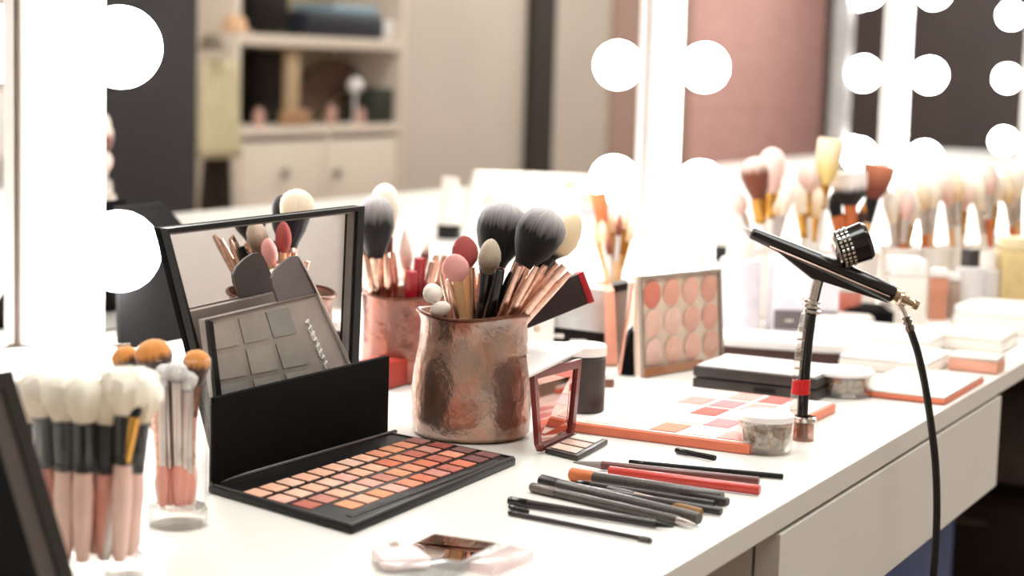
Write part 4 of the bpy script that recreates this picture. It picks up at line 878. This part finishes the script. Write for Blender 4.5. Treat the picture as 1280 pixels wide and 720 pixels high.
tb('coral_box', 'upright coral box behind the airbrush stand', 'box', 1056, 404, .03, .03, .045, mat('coral pink card', (226, 130, 110), .5), lid=.008, lm=whitep)
c = at(1006, 416); c.z = T; o = empty('acrylic_drawers', 'lilac tinted acrylic drawer tower with dark lower drawers behind the airbrush', 'organizer', c)
obj('case', box(BM(), c+Z*.042+FH*.03, (.075, .055, .084), (R0, FH, Z), bev=.002), mat('lilac white plastic', (236, 228, 238), .3), o)
for k in range(2):
    dr = obj('drawer', box(BM(), c+Z*.014+R0*(-.019+.038*k)+FH*.0015, (.033, .003, .022), (R0, FH, Z), bev=.001), mat('smoky grey plastic', (110, 100, 102), .3), o)
    obj('handle', box(BM(), c+Z*.014+R0*(-.019+.038*k)-FH*.0015, (.01, .003, .004), (R0, FH, Z), bev=.001), chrome, dr)
for px, py, w, h, m, lab in ((868, 405, .034, .062, mat('lilac plastic', (226, 212, 240), .35), 'pale lilac bottle with a frosted cap right behind the blush palette'), (925, 414, .042, .075, mat('frosted lilac plastic', (238, 230, 240), .35), 'wide frosted white bottle with a lilac tint behind the stacked palettes')):
    c = at(px, py); c.z = T+.0003; jar('lotion_bottle', lab, c+FH*.02, w/2*1.1, h*1.35, m, whitep, .02, 'bottle', rl=w*.4)
tb('white_carton', 'upright white carton behind the airbrush hose', 'carton', 1128, 410, .05, .04, .082, whitep, ang=YAW, lid=.02)
tb('copper_box', 'narrow copper coloured box right of the white carton', 'box', 1170, 405, .018, .02, .066, mat('copper card', (206, 140, 112), .4), ang=YAW, lid=.01)
tb('copper_box', 'narrow grey brown box beside the copper one', 'box', 1186, 403, .016, .02, .06, mat('taupe card', (176, 152, 136), .4), ang=YAW, lid=.01)
for i, (px, py, r, h) in enumerate(((1208, 403, .016, .088), (1230, 399, .015, .082))):
    c = at(px, py); c.z = T; jar('glass_bottle', ('clear bottle with a dark cap right of the copper boxes', 'clear bottle with a cream cap, right one of the pair')[i], c, r, h, milky, (dark_grey, whitep)[i], .02, 'bottle', rl=r*.7)
tb('beige_box', 'golden beige box at the right edge of the picture', 'box', 1268, 398, .04, .05, .10, mat('golden beige card', (222, 196, 140), .45), ang=YAW, lid=.015, lm=mat('pale gold card', (240, 222, 178), .4))
tb('white_case', 'wide white case at the right edge of the picture, before the golden beige box', 'case', 1256, 412, .10, .10, .03, whitep, lid=.01)
# pots of brushes farther back
def pot(px, py, r, h, lab, m=whitep):
    if py is None:
        d = ray(px, 380); tn = d.y/d.x; xx = 2.52/(.845-tn) if tn < 0 else 2.52/(.845+tn); c = Vector((xx, CAM.y+xx*tn, T+.0002))
    else: c = at(px, py)
    c.z = T+.0002; o = empty('brush_pot', lab, 'pot', c)
    obj('pot_wall', cup_mesh(c, [(0, r*.9), (.002, r*.95), (h*.9, r), (h, r*1.03)], .002, 32), m, o)
    obj('pot_rim', lathe(BM(), c+Z*(h-.002), Z, [(0, r*1.0), (0, r*1.05), (.003, r*1.05), (.003, r*1.0)], 32), m, o)
    return c
def pb(c, rin, hp_, px, top, label, G, bk=0, **kw):
    tip = face(px, top, c, bk); o2 = Vector((tip.x-c.x, tip.y-c.y, 0)); t = hp_/(tip.z-c.z); foot = o2*-.2
    lim = rin*.85
    at_rim = foot*(1-t)+o2*t
    if at_rim.length > lim: foot = (at_rim.normalized()*lim-o2*t)/(1-t)
    if foot.length > rin*.8: foot = foot.normalized()*rin*.8
    kw.setdefault('jit', .08)
    return brush(c+foot+Z*.004, tip, label, G, **kw)
# pot left of the middle light strip
c = pot(765, 404, .026, .045, 'white brush pot left of the middle light strip, beyond the silver compact', mat('white ceramic', (240, 228, 214), .3))
GP = 'brushes in the pot left of the middle light strip'
oflat = mat('orange flat bristles', (216, 130, 80), .7)
pb(c, .024, .045, 748, 241, 'flat orange brush standing tallest in the pot left of the middle light strip', GP, hh=.034, R=.0095, rb=.008, shape='flat', bris=hair('orange bristles', (222, 138, 88), (206, 118, 72)), hand=wood_h, ferr=wood_h, sq=(1, .35))
for i, (px, top, lab) in enumerate(((741, 276, 'leftmost'), (752, 274, 'second'), (765, 262, 'third'), (775, 266, 'fourth'), (785, 258, 'fifth'), (760, 290, 'short middle'), (792, 275, 'rightmost'))):
    pb(c, .024, .045, px, top, f'{lab} slim pale wooden brush in the pot left of the middle light strip', GP, bk=(-.01 if i % 2 else .01), hh=.026, R=.0048, rb=.0035, shape='point', bris=(h_cream, h_rust)[i in (3, 5)], hand=wood_h, ferr=(gold_m, silver_m)[i % 2], hr=.0036)
# pots behind the airbrush
GA = 'brushes in the pots behind the airbrush'
c = pot(958, None, .03, .075, 'white brush pot behind the lotion bottles, full of brown and white brushes')
for px, top, hh, R, sh, br, lab in ((943, 196, .05, .019, 'dome', h_brown, 'big brown brush with a white tip left behind the airbrush'), (966, 184, .055, .016, 'dome', h_pinkw, 'tall pinkish white brush beside the big brown one'), (918, 238, .03, .010, 'round', h_pinkw, 'small pale round brush left of the big brown one'), (985, 228, .04, .011, 'dome', h_white, 'white brush right of the tall pinkish one'), (972, 238, .03, .009, 'point', h_cream, 'short cream brush in front of the tall pinkish one')):
    pb(c, .028, .075, px, top, lab, GA, hh=hh, R=R, rb=.009 if R > .015 else .006, shape=sh, bris=br, hand=whitep, ferr=silver_m if R < .015 else gold_m, hr=.005)
c = pot(1012, None, .03, .075, 'white brush pot behind the airbrush cup, with round cream brushes')
for px, top, hh, R, sh, br, lab in ((1010, 201, .038, .014, 'round', h_pinkw, 'round pinkish cream brush alone between two groups behind the airbrush'), (998, 226, .04, .010, 'dome', h_white, 'white brush left below the round cream one'), (1022, 232, .038, .010, 'dome', h_cream, 'cream brush right below the round cream one'), (1040, 173, .056, .0165, 'flat', hair('cream yellow bristles', (255, 232, 196), (236, 206, 130), (.3, .8)), 'tall cream yellow brush left of the third light strip')):
    pb(c, .028, .075, px, top, lab, GA, hh=hh, R=R, rb=.007, shape=sh, bris=br, hand=whitep, ferr=gold_m, hr=.005)
c = pot(1065, None, .03, .075, 'white brush pot behind the airbrush cup, holding the big black brush')
for px, top, hh, R, sh, br, lab, fe in ((1062, 214, .042, .0245, 'flat', hair('black bristles broad white tip', (250, 240, 236), (34, 24, 26), (.4, .62)), 'big black brush with a broad white tip above the airbrush cup', orange_m), (1100, 206, .042, .020, 'flat', h_rust, 'wide rust brown brush slanting right before the third light strip', black_pl), (1085, 246, .04, .010, 'point', h_orange, 'orange shafted brush right of the big black one', orange_m), (1040, 240, .03, .009, 'point', h_black, 'slim dark brush left under the big black one', orange_m)):
    pb(c, .028, .075, px, top, lab, GA, hh=hh, R=R, rb=.009, shape=sh, bris=br, hand=(wood_h, orange_m)[fe is orange_m], ferr=fe, hr=.006, sq=(1, .6))
GF = 'cream brushes in the farthest pots'
k = 0
far = (((1122, None, .026), (1112, 1124, 1136, 1146), (238, 226, 232, 240)), ((1158, None, .026), (1150, 1160, 1170), (222, 232, 218)), ((1195, None, .026), (1180, 1190, 1197, 1208), (216, 200, 210, 222)), ((1234, None, .026), (1220, 1230, 1238, 1246), (222, 206, 202, 216)), ((1272, None, .026), (1255, 1262, 1272), (214, 198, 206)))
nm = ('first of the far white pots, right of the airbrush cup', 'second far white pot, below the third light strip', 'third far white pot, right of the third light strip', 'fourth far white pot, before the charcoal reflection', 'last far white pot, at the right edge of the picture')
od = ('leftmost', 'second', 'third', 'fourth')
for pi, ((px, py, r), xs_, ts) in enumerate(far):
    c = pot(px, py, r, .08, nm[pi])
    for j, (bx_, ty) in enumerate(zip(xs_, ts)):
        br = (h_white, h_cream, h_pinkw)[(pi+j) % 3]
        pb(c, r-.002, .08, bx_, ty, f'{od[j]} pale brush in the {nm[pi]}', GF, bk=(.01 if j % 2 else -.01), hh=.042, R=.0105, rb=.006, shape=('dome', 'point', 'round')[(pi+j) % 3], bris=br, hand=(whitep, wood_h, orange_m)[(pi*2+j) % 3 if (pi, j) != (2, 1) else 0], ferr=(silver_m, gold_m)[j % 2], hr=.005)
# things standing before the mirror whose reflections show behind the brush cups
tc_ = Vector((2.68, -.25, T))
o = empty('cream_tube', 'white squeeze tube standing on its black cap, doubled in the mirror behind the brushes', 'tube', tc_)
obj('cap', lathe(BM(), tc_, Z, [(0, 0), (0, .021), (.022, .021), (.024, .019), (.024, 0)], 24), black_pl, o)
bm = BM(); rows = []
for j in range(7):
    t = j/6; rx = .022+.003*t; ry_ = .019*(1-t)+.0015; rows.append([bm.verts.new(tc_+Vector((0, 0, .0245+.078*t))+R0*math.cos(2*PI*i/24)*rx+FH*math.sin(2*PI*i/24)*ry_) for i in range(24)])
for a, b2 in zip(rows, rows[1:]):
    for i in range(24): bm.faces.new((a[i], a[(i+1) % 24], b2[(i+1) % 24], b2[i]))
bm.faces.new(rows[0][::-1]); bm.faces.new(rows[-1]); obj('tube_body', bm, whitep, o)
q = [mir(577, 345, .32), mir(748, 345, .22), mir(752, 219, .22), mir(594, 213, .32)]
q[0].z = q[1].z = T+.001
n = (q[1]-q[0]).cross(Z).normalized(); n = n if n.y > 0 else -n
o = empty('pastel_palette', 'big white palette standing open toward the mirror, its pastel pans seen reflected', 'palette', (q[0]+q[1])/2)
obj('case', slab(BM(), q, -n, .012, bev=.002), mat('ivory plastic', (206, 198, 186), .5), o)
pst = [(150, 164, 176), (190, 166, 134), (176, 156, 118), (160, 172, 160), (196, 170, 156), (150, 146, 150)]
for r in range(3):
    for c_ in range(6):
        f = lambda s, t: q[0].lerp(q[1], s).lerp(q[3].lerp(q[2], s), t)
        s0, s1, t0, t1 = .06+c_*.15, .06+c_*.15+.12, .08+r*.29, .08+r*.29+.23
        obj('pan', slab(BM(), [f(s0, t0)+n*.0002, f(s1, t0)+n*.0002, f(s1, t1)+n*.0002, f(s0, t1)+n*.0002], n, .001), mat('pastel %d' % ((r*2+c_) % 6), pst[(r*2+c_) % 6], .5), o, smooth=False)
# ------------------------------------------------------------------ under the table and beyond
bn = empty('storage_bin', 'blue storage bin standing under the worktop', 'bin', (2.3, -.51, 0))
bw = BM(); box(bw, (2.3, -.51, .23), (.4, .32, .46), bev=.012); obj('bin_body', bw, mat('blue plastic', (58, 84, 140), .45), bn)
obj('bin_rim', ring(BM(), [Vector((2.09, -.68, .455)), Vector((2.51, -.68, .455)), Vector((2.51, -.34, .455)), Vector((2.09, -.34, .455))], [Vector((2.12, -.65, .455)), Vector((2.48, -.65, .455)), Vector((2.48, -.37, .455)), Vector((2.12, -.37, .455))], Z, .015), mat('blue plastic', (58, 84, 140), .45), bn)
c = Vector((2.98, -.66, 0)); ch = empty('salon_chair', 'dark padded chair with a metal frame tucked under the worktop at the right edge', 'chair', c)
pad = mat('dark grey vinyl', (96, 86, 80), .5)
obj('seat', box(BM(), c+Z*.47, (.46, .46, .07), bev=.025), pad, ch)
obj('seat_pan', box(BM(), c+Z*.425, (.42, .42, .02), bev=.004), black_pl, ch)
for sx in (-1, 1):
    for sy in (-1, 1): obj('leg', tube(BM(), [c+Vector((sx*.19, sy*.19, .42)), c+Vector((sx*.215, sy*.215, .2)), c+Vector((sx*.23, sy*.23, .012))], .013, 12), chrome if (sx, sy) == (-1, -1) else black_pl, ch)
    obj('armrest', tube(BM(), [c+Vector((sx*.235, .2, .44)), c+Vector((sx*.25, .19, .6)), c+Vector((sx*.25, 0, .64)), c+Vector((sx*.25, -.18, .62)), c+Vector((sx*.235, -.24, .44))], .013, 12), black_pl, ch)
c = Vector((3.75, -.42, 0)); o = empty('pedestal', 'dark brown pedestal cabinet under the far part of the worktop', 'cabinet', c)
db = mat('dark brown laminate', (66, 52, 46), .5)
obj('cabinet_body', box(BM(), c+Z*.365, (.5, .8, .725), bev=.003), db, o)
for k in range(3):
    d_ = obj('drawer', box(BM(), c+Vector((-.256, 0, .13+.235*k)), (.014, .76, .215), bev=.002), db, o); obj('handle', tube(BM(), [c+Vector((-.272, -.08, .2+.235*k)), c+Vector((-.272, .08, .2+.235*k))], .006, 10, 2), chrome, d_)
# ------------------------------------------------------------------ light
def area(name, loc, size, energy, rgb=(246, 250, 246), rot=(0, 0, 0)):
    l = bpy.data.lights.new(name, 'AREA'); l.shape = 'RECTANGLE'; l.size, l.size_y = size; l.energy = energy; l.color = lin(rgb)
    o = bpy.data.objects.new(name, l); C.objects.link(o); o.location = loc; o.rotation_euler = rot; return o
area('overhead_fill', (1.2, -1.9, 2.75), (2.2, .8), 15)  # unseen fill added for the general room light
area('overhead_fill', (1.4, -.62, 2.3), (2.4, .25), 8.5)  # unseen fill added to keep the worktop bright towards its front edge
area('overhead_fill', (4.2, -.62, 2.3), (2.4, .25), 8.5)  # same added worktop fill, farther along
area('overhead_fill', (4.8, -1.9, 2.75), (2.4, .8), 21)  # this and the next two: more unseen room fill, added
area('overhead_fill', (8.6, -1.9, 2.75), (2.4, .8), 37)
area('overhead_fill', (12.2, -1.9, 2.75), (2.4, .8), 37)
w = bpy.data.worlds.new('world'); bpy.context.scene.world = w; w.use_nodes = True
w.node_tree.nodes['Background'].inputs[0].default_value = (1, .95, .9, 1); w.node_tree.nodes['Background'].inputs[1].default_value = .3
sc = bpy.context.scene
sc.view_settings.view_transform = 'Standard'; sc.view_settings.look = 'None'; sc.view_settings.gamma = 1; sc.view_settings.use_curve_mapping = False
sc.view_settings.exposure = 1.2
sc.cycles.caustics_reflective = True; sc.cycles.caustics_refractive = False
sc.cycles.max_bounces = 10; sc.cycles.transparent_max_bounces = 24; sc.cycles.glossy_bounces = 6; sc.cycles.sample_clamp_indirect = 8
